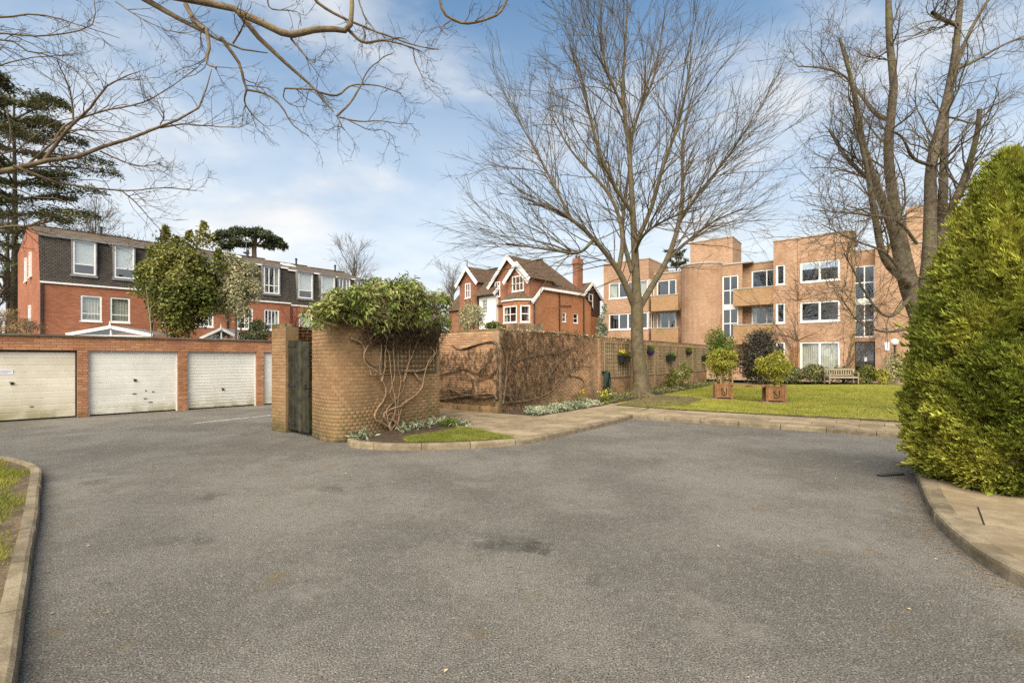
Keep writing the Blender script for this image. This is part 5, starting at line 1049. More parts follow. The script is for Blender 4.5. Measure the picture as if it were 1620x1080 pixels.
# ---- cedar at the left
def cedar(x, y, H, label, tiers, rmax, n=9000, r0=.35, zlow=.25, L=.45, seed=0, zb=0.):
    t = empty('cedar_tree', (x, y, zb), label, 'tree'); tr = cr([(x, y, zb), (x+.1, y, zb+H*.5), (x, y, zb+H)], 14)[None]; V, Fq = tubes(tr, np.linspace(r0, .06, 14)[None], 8); npmesh('trunk', V, Fq, 'bark2', t, smooth=True)
    bp, bR, lp = [], [], []
    for i in range(tiers):
        k = i/(tiers-1); z = zb+H*(zlow+(1-zlow)*k*.97); rr = rmax*(1-.55*k)*rng.uniform(.6, 1.1)
        for a in rng.uniform(0, 6.28)+np.arange(5)*6.28/5+rng.normal(0, .2, 5):
            L_ = rr*rng.uniform(.65, 1.1); e = np.array([x+math.cos(a)*L_, y+math.sin(a)*L_, z+rng.uniform(-.2, .9)]); c = cr([(x, y, z-.3), ((x+e[0])/2, (y+e[1])/2, z+.35), e], 8); bp.append(c); bR.append(np.linspace(.10, .02, 8))
            m = int(n/(tiers*5)); s_ = rng.uniform(.22, 1.03, m)**.8; q = np.stack([np.interp(s_*7, np.arange(8), c[:, j]) for j in range(3)], 1); w = L_*.22*(1.1-s_*.6); sd_ = np.array([-math.sin(a), math.cos(a), 0]); q += sd_*rng.normal(0, 1, m)[:, None]*w[:, None]; q[:, 2] += rng.normal(0, .06, m)+.1; lp.append(q)
    V, Fq = tubes(np.array(bp), np.array(bR), 5); npmesh('branches', V, Fq, 'bark2', t)['kind'] = 'stuff'
    q = np.concatenate(lp); nn = np.tile([0, 0, 1.], (len(q), 1)); V, Fq = leaves(q, nn, L, L*.28, jit=.45); npmesh('foliage', V, Fq, 'leaf_cedar', t)
c = P(22, 150, 40); cedar(c[0], 40, c[2], 'tall dark cedar with flat layered boughs at the left edge', 12, 10.5, 40000, .34, .36, .40)
c = P(1070, 402, 66); cedar(c[0], 66, c[2], 'dark cedar tip showing above the flats beside the lift housing', 9, 4.5, 5000, .3, .3, .5)
# ---- umbrella pine
c = P(402, 400, 58); pt = empty('pine_tree', (c[0], 58, 0), 'dark umbrella pine crown rising behind the terrace roofs', 'tree')
tp_ = cr([(c[0], 58, 0), (c[0]+.2, 58, 8), P(402, 396, 58), P(404, 376, 58)], 12); V, Fq = tubes(tp_[None], np.linspace(.5, .25, 12)[None], 8); npmesh('trunk', V, Fq, 'bark3', pt, smooth=True)
bl, bp, bR = [], [], []
for (u, v, r) in ((345, 378, 8), (358, 388, 10), (362, 371, 11), (378, 366, 12), (395, 368, 10), (375, 382, 10), (420, 372, 12), (436, 380, 11), (446, 388, 8), (408, 366, 8), (425, 388, 8), (390, 386, 8), (350, 370, 7)):
    q = np.array(P(u, v, 58+rng.uniform(-2, 2))); r_ = r*58/741; m = 420; e = unit(rng.normal(size=(m, 3))); bl.append((q+e*np.array([r_, r_*1.3, r_*.55])*rng.uniform(.5, 1.1, (m, 1)), e)); s_ = np.array(P(403, 388, 58)); bp.append(cr([s_, (s_+q)/2+np.array([0, 0, -.2]), q], 6)); bR.append(np.linspace(.14, .05, 6))
V, Fq = tubes(np.array(bp), np.array(bR), 5); npmesh('limb', V, Fq, 'bark3', pt)
V, Fq = leaves(np.concatenate([x[0] for x in bl]), np.concatenate([x[1] for x in bl])+np.array([0, 0, .5]), .5, .16, jit=.6); npmesh('foliage', V, Fq, 'leaf_dark', pt)

# ================================================================== SHRUBS
# ---- big clipped conifer on the right
CX_, CY_ = 6.13, 5.78
cz = np.array([.10, .2, .45, .75, 1.36, 2.2, 2.62, 3.02, 3.45, 3.77, 3.97, 4.1, 4.17]); crr = np.array([.58, .74, .84, .875, .875, .745, .65, .54, .41, .27, .15, .07, .01])
top = empty('clipped_conifer', (CX_, CY_, KH), 'large clipped yellow-green conifer topiary on the right-hand paving', 'topiary')
mb = MB(); mb.lathe((CX_, CY_, 0), [(max(r-.13, .01), z) for z, r in zip(cz, crr)], 28); mb.build('inner_branches', 'leaf_brown' if False else 'bark2', top, smooth=True)
MB().lathe((CX_, CY_, 0), [(.13, KH-.02), (.1, .5)], 10).build('trunk', 'bark2', top)
M = 70000; zz = rng.uniform(.1, 4.17, M*2); keep = rng.random(M*2) < (np.interp(zz, cz, crr)+.1)/1.0; zz = zz[keep][:M]; M = len(zz); an = rng.uniform(0, 2*np.pi, M); rr = np.interp(zz, cz, crr)
lump = .05*np.sin(an*7+zz*4)+.05*np.sin(an*13-zz*9+1)+.05*np.sin(zz*13+an*3+np.sin(an*9))+.045*np.sin(an*23+zz*17); rr = rr+lump*np.clip(rr, .2, 1)-np.abs(rng.normal(0, .055, M))
pos = np.stack([CX_+rr*np.cos(an), CY_+rr*np.sin(an), zz], 1); slope_ = -np.gradient(crr, cz); sl_ = np.clip(np.interp(zz, cz, slope_), -1, 3)
on = unit(np.stack([np.cos(an), np.sin(an), sl_], 1)); tan = np.stack([-np.sin(an), np.cos(an), np.zeros(M)], 1)
cl_ = np.sin(an*9+zz*5)+np.sin(zz*7-an*5); d = unit(on*.62+np.array([0, 0, .55])+tan*(cl_*.28-.15+rng.normal(0, .35, M))[:, None]+rng.normal(0, .2, (M, 3)))
b = unit(np.cross(d, on+rng.normal(0, .5, (M, 3)))); nrm = np.cross(b, d); L = .104*rng.uniform(.5, 1.4, M)[:, None]*np.where(rng.random(M) < .012, 1.9, 1.)[:, None]
st = [pos+d*L*f-np.array([0, 0, 1])*L*.25*f*f for f in (0, .3, .6, .85, 1.15)]; vv = list(st); wd = L*.23
for i, f in ((0, .9), (1, 1.05), (2, .75), (3, .4)):
    for sg in (1, -1): vv.append(st[i]+d*L*.52+sg*b*wd*f+nrm*L*.05*rng.normal(size=(M, 1)))
V = np.stack(vv, 1).reshape(-1, 3); fq = []
for i in range(4):
    fq += [(i, i+1, 5+2*i), (i, 6+2*i, i+1)]
Fq = (np.arange(M)[:, None, None]*13+np.array(fq)[None]).reshape(-1, 3); npmesh('foliage', V, Fq, 'leaf_thuja', top)
# ---- climber over the enclosure wall
clm = empty('climber', (-2.75, 10.05, KH), 'leafy evergreen climber with twisted stems sprawling over the rounded wall', 'climber')
def onwall(u, v, off):
    k = (u-CX)/FPX; r_ = EW[:, 0]/EW[:, 1]; i = int(np.clip(np.searchsorted(r_, k), 1, len(EW)-1)); f = (k-r_[i-1])/(r_[i]-r_[i-1]); f = min(max(f, 0), 1); p = EW[i-1]*(1-f)+EW[i]*f; t_ = EW[i]-EW[i-1]; t_ /= np.hypot(*t_); nn = np.array([t_[1], -t_[0]]); q = p+nn*off
    return (q[0], q[1], CH-(v-HZ)/FPX*p[1])
Z3 = lambda l: [(400+x/3.484, 420+y/3.484) for x, y in l]
ST = [[(760, 930), (745, 880), (770, 800), (765, 730), (755, 660), (745, 560), (735, 480), (710, 420), (720, 360)], [(755, 900), (730, 850), (712, 820), (740, 790), (790, 770), (830, 745), (890, 710), (920, 660), (930, 600), (960, 520), (990, 480), (960, 430), (955, 380)],
      [(740, 890), (700, 865), (665, 850), (660, 820), (690, 775), (715, 740), (715, 680), (690, 620), (660, 580), (610, 540), (598, 500), (620, 450), (640, 430), (620, 370)], [(740, 880), (720, 800), (760, 760), (800, 720), (820, 680), (830, 600), (850, 520), (855, 440), (850, 370)],
      [(770, 910), (790, 840), (780, 780), (740, 720), (700, 650), (680, 560), (690, 470), (690, 380)], [(530, 400), (570, 415), (600, 450), (605, 500), (640, 545), (690, 545)], [(630, 570), (640, 600), (690, 595), (740, 600), (790, 600)], [(820, 580), (900, 580), (950, 560), (990, 490), (1000, 450)],
      [(760, 850), (780, 780), (800, 640), (790, 560), (790, 480), (780, 370)], [(880, 590), (900, 620), (920, 640), (915, 680), (860, 730), (800, 760)], [(760, 930), (735, 880), (760, 850), (780, 860), (760, 890), (735, 870), (715, 830), (750, 800)], [(770, 930), (800, 910), (760, 860), (720, 850), (740, 820), (790, 830), (800, 790)],
      [(745, 700), (760, 640), (770, 560), (755, 470), (760, 370)], [(690, 640), (720, 560), (725, 480), (740, 400), (800, 370)], [(820, 640), (840, 560), (880, 470), (900, 380)]]
for l in ST:
    w = [onwall(u, v, .045+rng.uniform(0, .06)) for u, v in Z3(l)]; c = cr(w, 44); c += np.cumsum(rng.normal(0, .0035, c.shape), 0); r0 = rng.uniform(.013, .027); V, Fq = tubes(c[None], np.linspace(r0, r0*.5, 44)[None], 6); npmesh('stem', V, Fq, 'vine', clm, smooth=True)
th = []
for i in range(260):
    u = rng.uniform(575, 700); v0 = rng.uniform(515, 532); w = [onwall(u, v0, rng.uniform(.03, .3)), onwall(u+rng.normal(0, 6), v0+rng.uniform(6, 16), rng.uniform(.03, .2)), onwall(u+rng.normal(0, 12), v0+rng.uniform(14, 34), .04)]; th.append(cr(w, 6))
V, Fq = tubes(np.array(th), np.full((len(th), 6), .005), 3); npmesh('dead_stems', V, Fq, 'creeper', clm)['kind'] = 'stuff'
pp, nn_ = [], []
for i in range(62):
    s_ = rng.uniform(.24, 1.0); k = int(s_*(len(EW)-1)); p = EW[k]+N_[k]*rng.uniform(-.55, .5)+T_[k]*(rng.uniform(0, .75) if s_ > .92 else 0); hmax = np.interp(s_, [.3, .4, .5, .7, .9, 1], [2.75, 2.95, 3.1, 3.15, 3.05, 2.85]); z = rng.uniform(2.36, hmax); r_ = rng.uniform(.2, .36)*(.75 if s_ < .42 else 1); m = int(300*(r_/.3)**2)
    e = unit(rng.normal(size=(m, 3))); e[:, 2] = np.where(rng.random(m) < .5, np.abs(e[:, 2]), e[:, 2]); q = np.array([p[0], p[1], z])+e*r_*rng.uniform(.6, 1.12, (m, 1)); pp.append(q); nn_.append(e+np.array([0, 0, .35]))
pp = np.concatenate(pp); nn_ = np.concatenate(nn_); V, Fq = leaves(pp, nn_, .13, .042, jit=.45, droop=.8); npmesh('foliage', V, Fq, 'leaf_climb', clm)
m = len(pp)//7; ix = rng.choice(len(pp), m); cc = np.array([-2.7, 10.3, 2.5]); e = pp[ix]; s_ = e*.75+np.array([-2.6, 10.3, 2.4])*.25+rng.normal(0, .15, (m, 3)); V, Fq = tubes(np.stack([s_, (s_+e)/2+rng.normal(0, .03, (m, 3)), e], 1), np.full((m, 3), .005), 3); npmesh('twigs', V, Fq, 'vine', clm)['kind'] = 'stuff'
# ---- bare creeper on the garden wall
crp = empty('creeper', (C0[0], C0[1], KH), 'bare brown creeper matted over the corner of the garden wall', 'creeper')
def onpl(F, u, v, off): t = F.t(u); return F.pt(t, F.z(u, v), off)
Z4 = lambda l: [(660+x/3.6, 380+y/3.6) for x, y in l]
CL = [([(465, 905), (462, 800), (464, 700), (464, 640), (455, 585), (420, 575), (370, 585), (310, 605), (240, 620), (190, 595), (150, 610), (131, 640)], .034, .018), ([(462, 905), (440, 875), (360, 880), (280, 890), (200, 900), (131, 915)], .034, .022), ([(462, 880), (400, 890), (330, 885), (250, 870), (200, 842), (131, 850)], .02, .014), ([(131, 770), (200, 750), (270, 735), (330, 760), (420, 770), (464, 745)], .016, .010), ([(350, 755), (400, 720), (430, 660), (430, 600)], .014, .008), ([(464, 720), (440, 760), (400, 790), (330, 800), (270, 790)], .012, .006), ([(250, 870), (320, 850), (330, 800), (300, 760)], .014, .006)]
CR_ = [([(480, 930), (490, 850), (500, 760), (500, 680), (485, 620), (470, 575)], .036, .024), ([(500, 925), (560, 918), (640, 905), (700, 885), (760, 850), (820, 790), (870, 730), (930, 715), (985, 720)], .018, .010), ([(500, 760), (560, 690), (640, 660), (720, 650), (800, 640), (900, 600)], .018, .008), ([(860, 770), (920, 780), (945, 810), (920, 860), (880, 895)], .013, .008), ([(480, 880), (520, 900), (545, 935)], .03, .02), ([(700, 885), (730, 800), (780, 720), (850, 640), (930, 590)], .012, .006), ([(560, 900), (590, 800), (620, 720), (640, 660)], .012, .007)]
ps, rs = [], []
for F, lst_ in ((GWL, CL), (GWR, CR_)):
    for l, r0, r1 in lst_:
        w = [onpl(F, u, v, .03+rng.uniform(0, .03)) for u, v in Z4(l)]; c = cr(w, 40); c += np.cumsum(rng.normal(0, .004, c.shape), 0); V, Fq = tubes(c[None], np.linspace(r0, r1, 40)[None], 6); npmesh('stem', V, Fq, 'creeper', crp, smooth=True)
        for j in range(2): ps.append(c+np.cumsum(rng.normal(0, .008, c.shape), 0)); rs.append(np.linspace(r0*.5, r1*.5, 40))
V, Fq = tubes(np.array(ps), np.array(rs), 5); npmesh('stem', V, Fq, 'creeper', crp)
td_ = []
def tendr(F, t, z, L, off=.02):
    q = [F.pt(t, z, off)]; a = rng.normal(0, .35); tt, z_ = t, z
    for k in range(5): a += rng.normal(0, .45); tt += math.sin(a)*L/5; z_ -= math.cos(a)*L/5; q.append(F.pt(tt, max(z_, KH), off+abs(rng.normal(0, .018))))
    td_.append(q)
for i in range(520):
    t = rng.uniform(2.3, 4.98); z = rng.choice([rng.uniform(.25, .75), rng.uniform(.5, 1.9), rng.uniform(1.3, 2.0)], p=[.3, .4, .3]); tendr(GWL, t, z, rng.uniform(.12, .42))
for i in range(2900):
    u = 792+(rng.random()**1.0)*148; v = rng.uniform(520, 640); lim = np.interp(u, [792, 815, 850, 880, 905, 935, 942], [640, 638, 628, 610, 585, 570, 540])
    if v > lim: continue
    if rng.random() < np.interp(u, [792, 880, 942], [.1, .25, .65]): continue
    tendr(GWR, GWR.t(u), GWR.z(u, v), rng.uniform(.12, .4))
V, Fq = tubes(np.array(td_), np.tile(np.linspace(.0075, .004, 6), (len(td_), 1)), 3); npmesh('tendrils', V, Fq, 'creeper', crp)['kind'] = 'stuff'
# dry moss and leaf rags on the wall top
q = []
for i in range(700): t = rng.uniform(0, 9); q.append(GWR.pt(t, 2.44+abs(rng.normal(0, .04)), rng.uniform(-.15, .06)))
V, Fq = leaves(np.array(q), np.tile([0, 0, 1.], (len(q), 1)), .09, .04, jit=.9); o = npmesh('dead_leaves', V, Fq, 'litter', crp); o['kind'] = 'stuff'
# ---- fine creeper on the flats
def vine_fan(F, t0, z0, n, spread, H, label, off=.03):
    t = empty('creeper', F.pt(t0, KH), label, 'creeper'); ps = []
    for i in range(n):
        a = rng.normal(0, spread); q = [F.pt(t0+rng.normal(0, .15), z0, off)]; tt, z = t0, z0
        L = H*rng.uniform(.5, 1.1)
        for k in range(9): a += rng.normal(0, .22); tt += math.sin(a)*L/9; z += math.cos(a)*L/9; q.append(F.pt(tt, z, off+abs(rng.normal(0, .01))))
        ps.append(q)
    A_ = np.array(ps); Rr = np.tile(np.linspace(.013, .005, 10), (n, 1)); Bp, Br = child(A_, Rr, 5, .15, 1, .6, H*.2, wob=.15, n=6, rf=.5, rmin=.004, rmax=.007)
    fl = Bp.copy(); oo = np.array([*F.o]); nn = F.n; dd = (fl[:, :, 0]-oo[0])*nn[0]+(fl[:, :, 1]-oo[1])*nn[1]-off; fl[:, :, 0] -= dd*nn[0]; fl[:, :, 1] -= dd*nn[1]
    def clear(X):                    # the gardener keeps the glass clear: stems stop short of the windows
        tt = (X[..., 0]-oo[0])*F.d[0]+(X[..., 1]-oo[1])*F.d[1]; bad = np.zeros(tt.shape, bool)
        for a, b, c, d in win: bad |= (tt > a-.05) & (tt < b+.05) & (X[..., 2] > c-.05) & (X[..., 2] < d+.05)
        return ~bad.any(1)
    win = [(wx0, wx1, SL[k], HD[k]) for k in range(3)]+[(nx0, nx1, SL[k] if k else 1.5, HD[k]) for k in range(3)]
    k1 = clear(A_); A_, Rr = A_[k1], Rr[k1]; k2 = clear(fl); fl, Br = fl[k2], Br[k2]
    V, Fq = tubes(A_, Rr, 4); npmesh('stem', V, Fq, 'creeper', t); V, Fq = tubes(fl, Br, 3); npmesh('tendrils', V, Fq, 'creeper', t)['kind'] = 'stuff'
vine_fan(FA, FA.t(1256), .3, 60, .10, 8.6, 'bare creeper climbing the flats between narrow and wide windows', off=.025); vine_fan(FA, FA.t(1262), 2.95, 26, 1.2, 2.6, 'bare creeper across the brick band below the first-floor window', off=.022); vine_fan(FA, FA.t(1262), 5.9, 26, 1.2, 2.6, 'bare creeper across the brick band below the top-floor window', off=.022); vine_fan(FA, FA.t(1215), 2.9, 12, 1.0, 2.4, 'bare creeper sprawling across the balcony fronts', off=.05); vine_fan(FA, FA.t(1338), .3, 30, .10, 6, 'bare creeper on the flats right of the wide windows')
# ---- evergreen trees and shrubs
def evergreen(name, label, u0, u1, vt, vb, Y, n, L, Wd, m, nb, depth=.8, zb=0., tips=(), br=.36, sr=.06, stems=3):
    a, b = P(u0, vt, Y), P(u1, vb, Y); c = ((a[0]+b[0])/2, Y, (a[2]+b[2])/2); rad = ((b[0]-a[0])/2, (b[0]-a[0])/2*depth, (a[2]-b[2])/2)
    t = empty(name, (c[0], Y, zb), label, 'tree' if rad[2] > 1.4 else 'shrub'); p, nn = blobcloud(c, rad, nb, n, br=br, fill=.3)
    for (u, v) in tips:
        q = np.array(P(u, v, Y)); k = n//40; s_ = rng.random(k)**1.3; x = q+np.array([0, 0, -1.])*(s_*rad[2]*.45)[:, None]; x[:, :2] += rng.normal(0, 1, (k, 2))*(s_*.16+.01)[:, None]*rad[0]; p = np.vstack([p, x]); nn = np.vstack([nn, unit(rng.normal(size=(k, 3))+np.array([0, 0, .5]))])
    p[:, 2] = np.maximum(p[:, 2], zb+.03); V, Fq = leaves(p, nn, L, Wd, jit=.6); npmesh('crown' if rad[2] > 1.4 else 'foliage', V, Fq, m, t)
    V, Fq = stemset(c, zb, c[2]+rad[2]*.2, stems, sr, rad[0]*.4); npmesh('trunk' if rad[2] > 1.4 else 'stem', V, Fq, 'bark1', t)
    return t
evergreen('holly_tree', 'large glossy green evergreen tree behind the garages', 216, 348, 372, 548, 21.5, 21000, .16, .085, 'leaf_holly', 70, tips=((300, 366), (322, 352), (262, 358), (240, 392), (345, 395), (225, 430), (335, 450), (280, 375)), br=.25)
evergreen('variegated_tree', 'pale cream variegated small tree right of the dark evergreen', 334, 412, 400, 520, 22.5, 15000, .13, .065, 'leaf_pale', 44, br=.30, sr=.05, stems=3)
evergreen('round_shrub', 'dark green rounded shrub behind the garage roof end', 384, 432, 508, 560, 22, 2600, .13, .06, 'leaf_dark', 14)
evergreen('brown_shrub', 'dry brown shrub at left edge above the garage roof', -30, 58, 486, 545, 21, 2400, .16, .03, 'leaf_brown', 16)
evergreen('dome_shrub', 'pale variegated domed shrub in front of the villa', 722, 768, 475, 545, 18, 3400, .08, .04, 'leaf_pale', 26, br=.3)
evergreen('leafy_shrub', 'dark leafy shrub showing over the wall by the reed fence', 762, 806, 503, 540, 17, 1500, .12, .06, 'leaf_holly', 12)
evergreen('leafy_shrub', 'small grey-green tree between villa wing and flats', 944, 962, 484, 560, 40, 1200, .25, .1, 'leaf_silver', 10)
# red-twigged small tree
c = P(466, 462, 24); t = empty('red_twig_tree', (c[0], 24, 0), 'small red-twigged bare tree before the terrace', 'tree'); tr = cr([(c[0], 24, 0), (c[0], 24, 2), (c[0], 24, 3.4)], 8)[None]; V, Fq = tubes(tr, np.linspace(.07, .04, 8)[None], 6); npmesh('trunk', V, Fq, 'leaf_red', t); a, b = child(tr, np.full((1, 8), .05), 26, .5, 1, .5, 1.9, up=.3, wob=.1, n=7, rf=.4, rmin=.012); a2, b2_ = child(a, b, 8, .2, 1, .5, .7, up=.1, wob=.15, n=5, rf=.6, rmin=.009); V, Fq = merge([tubes(a, b, 4), tubes(a2, b2_, 3)]); npmesh('crown', V, Fq, 'leaf_red', t)['kind'] = 'stuff'
# small pale sapling left of the holly
c = P(236, 440, 20.5); t = empty('sapling', (c[0], 20.5, 0), 'pale bare sapling left of the dark evergreen', 'tree'); tr = cr([(c[0], 20.5, 0), (c[0]+.1, 20.5, 2.6), (c[0]-.15, 20.5, 4.9)], 10)[None]; V, Fq = tubes(tr, np.linspace(.04, .012, 10)[None], 5); npmesh('trunk', V, Fq, 'leaf_pale', t); a, b = child(tr, np.full((1, 10), .02), 12, .45, 1, .8, 1.1, up=.2, wob=.1, n=6, rf=.5, rmin=.008); V, Fq = tubes(a, b, 3); npmesh('crown', V, Fq, 'leaf_pale', t)['kind'] = 'stuff'
# reed fence behind the garden wall
FF = Fr(P(805, 0, 21)[:2], (.96, .28)); t = empty('reed_fence', FF.pt(1, 0), 'brown reed fence panel showing above the garden wall', 'fence'); L_ = FF.t(859); sl_m = MB()
for i in range(44): x = L_*i/44; sl_m.fb(FF, x+.003, x+L_/44-.003, .1, 3.22+rng.uniform(-.04, .03), .015+rng.uniform(0, .01), -.01)
sl_m.build('reeds', 'reed', t, kind='stuff'); MB().fb(FF, 0, L_, 2.9, 2.96, .04, .026).fb(FF, 0, .08, 0, 3.2, -.011, -.08).fb(FF, L_-.08, L_, 0, 3.2, -.011, -.08).build('fence_rail', 'reed', t)
# yellow lattice fence glimpsed by the climber
FY = Fr(P(520, 0, 24)[:2], (.9, .44)); trellis(FY, 0, FY.t(556), 2.4, 4.15, 22, 14, 'yellowish lattice fence top between enclosure wall and terrace', 'flower_yellow' if False else 'lath', off=0., w=.05)

# ================================================================== GARDEN OBJECTS
def potplant(q, w, kind, label, flowers=None):
    """trough or round basket hung on the trellis; q = middle of its back edge"""
    t = empty('hanging_planter', q, label, 'planter'); n = GWR.n; d = GWR.d; c = (q[0]+n[0]*.12, q[1]+n[1]*.12, q[2])
    F = Fr(q[:2], d)
    if kind == 'trough':
        b = MB(); b.hexa([F.pt(-w/2*.9, q[2], .22), F.pt(w/2*.9, q[2], .22), F.pt(w/2*.9, q[2], .03), F.pt(-w/2*.9, q[2], .03), F.pt(-w/2, q[2]+.24, .27), F.pt(w/2, q[2]+.24, .27), F.pt(w/2, q[2]+.24, .03), F.pt(-w/2, q[2]+.24, .03)]); b.build('trough', 'plastic', t)
        r = MB(); r.fb(F, -w/2-.02, w/2+.02, q[2]+.241, q[2]+.27, .29, .02); r.build('rim', 'plastic', t)
    else:
        MB().lathe(c, [(.06, 0), (.13, .05), (.17, .16), (.18, .22)], 12).build('bowl', kind, t); MB().bar(F.pt(0, q[2]+.2, .02), F.pt(0, q[2]+.45, .02), .02).build('bracket', 'dark', t)
    m = 260; p = np.array([c[0], c[1], q[2]+.3])+np.stack([*(d[None]*rng.uniform(-w/2, w/2, m)[:, None]+n[None]*rng.normal(.02, .06, m)[:, None]).T, rng.uniform(-.06, .12, m)], 1); V, Fq = leaves(p, np.tile([0, 0, 1.], (m, 1)), .09, .04, jit=.9); npmesh('foliage', V, Fq, 'leaf_green', t)
    if flowers: m = 60; p = np.array([c[0], c[1], q[2]+.42])+np.stack([*(d[None]*rng.uniform(-w/2*flowers[1], -w/2*flowers[0], m)[:, None]+n[None]*rng.normal(.04, .05, m)[:, None]).T, rng.uniform(-.05, .07, m)], 1); V, Fq = leaves(p, np.tile([-.3, -.6, .7], (m, 1)), .07, .065, jit=.7); npmesh('flowers', V, Fq, 'flower_yellow', t)['kind'] = 'stuff'
def hp(u, v): t = GWR.t(u); return GWR.pt(t, GWR.z(u, v), .05)
potplant(hp(981, 573), .78, 'trough', 'black trough with yellow pansies on the nearest trellis', (.2, .9)); potplant(hp(1024, 562), .3, 'purple', 'small purple glazed pot on trellis right of the tree trunk'); potplant(hp(1056, 571), .8, 'trough', 'black trough on the first trellis right of the trunk'); potplant(hp(1085, 562), .35, 'plastic', 'round black basket on the fourth trellis panel'); potplant(hp(1110.5, 571), .6, 'trough', 'black trough on the farthest trellis panel')
# hose
q = GWR.pt(GWR.t(953), 0, .12); zt = GWR.z(953, 588); t = empty('garden_hose', (q[0], q[1], KH), 'dark green garden hose coiled on the wall left of the nearest trellis', 'hose'); FH = Fr(q[:2], GWR.d)
for i in range(9):
    L_ = rng.uniform(.5, .85); w = .13+rng.uniform(0, .1); a = np.linspace(0, 2*np.pi, 28); MB().tube([FH.pt(w*math.sin(x)*(.25+.75*(1-math.cos(x))/2)*1.3, zt-L_/2+L_/2*math.cos(x), .02+.018*i+.02*math.sin(3*x)) for x in a], .013, 6).build('coil', 'hose', t, smooth=True)
MB().fb(FH, -.06, .06, zt-.05, zt+.03, .06, -.1).build('holder', 'hose', t)
# planters with standard trees, and the seat between them
def planter(x, y, ang, w, h, label, tl, ch, cr_, zc_, seed):
    d = np.array([math.cos(ang), math.sin(ang)]); F = Fr(np.array([x, y])-d*w/2, d); z0 = KH+.03; t = empty('planter_box', (x, y, z0), label, 'planter', 'wooden planter boxes on the lawn')
    MB().fb(F, -.12, w+.12, KH+.005, z0+.012, .10, -w-.10).build('base_slab', 'kerb', t)
    for a, o in ((0, 0), (w-.07, 0), (0, -w+.07), (w-.07, -w+.07)):
        p = MB(); p.fb(F, a, a+.07, z0+.013, z0+h, o, o-.07); po = p.build('post', 'wood_box', t); MB().fb(F, a+.01, a+.06, z0+h, z0+h+.05, o-.01, o-.06).build('finial', 'wood_box', po)
    sides = [F.shift(-.012), Fr(F.pt(w, 0, -.0)[:2], -F.n).shift(-.012)]
    for Fs in sides:
        for i in range(6): a = .072+(w-.144)*i/6; MB().fb(Fs, a+.003, a+(w-.144)/6-.003, z0+.10, z0+h-.04, 0, -.02).build('board', 'wood_box', t)
        for z in (z0+.06, z0+h-.045): MB().fb(Fs, .072, w-.072, z, z+.05, .008, -.02).build('rail', 'wood_box', t)
    MB().fb(F, .03, w-.03, z0+.05, z0+h-.06, -w+.04, -w+.02).build('board', 'wood_box', t); MB().fb(F.shift(-.034), .03, w-.03, z0+h-.12, z0+h-.07, 0, -w+.07).build('soil', 'soil', t)
    # carved monogram on the front
    e = MB(); cx, cz_ = w/2, z0+h*.5; s_ = h*.24; FE = F.shift(.0)
    e.tube([FE.pt(cx-s_*.1+s_*a, cz_+s_*b, 0) for a, b in ((.75, 1.0), (.8, .2), (.7, -.6), (.25, -1.0), (-.25, -.85), (-.4, -.4), (-.1, .0), (.25, -.15), (.2, -.45))], .014, 5); e.tube([FE.pt(cx-s_*.55, cz_+s_*b, 0) for b in (1.0, .15)], .013, 5); e.tube([FE.pt(cx-s_*.1, cz_+s_, 0), FE.pt(cx-s_*.52, cz_+s_*.55, 0), FE.pt(cx-s_*.05, cz_+s_*.15, 0)], .013, 5); e.build('monogram', 'dark', t)
    # the tree standing in it
    cx_, cy_, _ = F.pt(w/2, 0, -w/2); tt = empty('potted_tree', (cx_, cy_, z0+h-.1), tl, 'tree', 'standard trees in the planters'); q = cr([(cx_, cy_, z0+h-.1), (cx_+.02, cy_, z0+h+.15), (cx_, cy_, zc_-cr_[2]*.4)], 8); V, Fq = tubes(q[None], np.linspace(.035, .028, 8)[None], 7); npmesh('trunk', V, Fq, 'bark2', tt)
    sp, sR = child(q[None], np.full((1, 8), .028), 14, .75, 1, .9, cr_[0]*1.1, up=.25, n=5, rf=.5, rmin=.006); V, Fq = tubes(sp, sR, 4); npmesh('limb', V, Fq, 'bark2', tt)
    p, nn = blobcloud((cx_, cy_, zc_), cr_, 34, 3000, br=.33); V, Fq = leaves(p, nn, .10, .042, jit=.7); npmesh('crown', V, Fq, 'leaf_yellow', tt); return F, w
xl, yl = 7.85, 17.35; xr_, yr_ = 9.06, 16.05
pl1 = planter(xl, yl, -.30, .62, .56, 'wooden planter box nearer the tree trunk, left of the plank seat', 'yellow-green standard tree in the left planter box', 0, (.62, .6, .47), 1.55, 1); pl2 = planter(xr_, yr_, -.30, .64, .56, 'wooden planter box at the right end of the plank seat', 'yellow-green standard tree in the right planter box', 0, (.62, .6, .56), 1.30, 2)
a = pl1[0].pt(.62, .70, -.1); b = pl2[0].pt(0, .70, -.1); t = empty('plank_seat', ((a[0]+b[0])/2, (a[1]+b[1])/2, .66), 'long plank seat spanning the two planter boxes', 'seat'); a, b = np.array(a), np.array(b); dr_ = unit(b-a); pe = np.array([-dr_[1], dr_[0], 0])
for i in range(3): o_ = pe*(i-.8)*.115; MB().bar(a+o_-dr_*.03, b+o_+dr_*.03, .105, .05).build('slat', 'wood_tan', t)
MB().bar((a+b)/2-pe*.16-np.array([0, 0, .04]), (a+b)/2+pe*.2-np.array([0, 0, .04]), .06, .04).build('batten', 'wood_box', t)
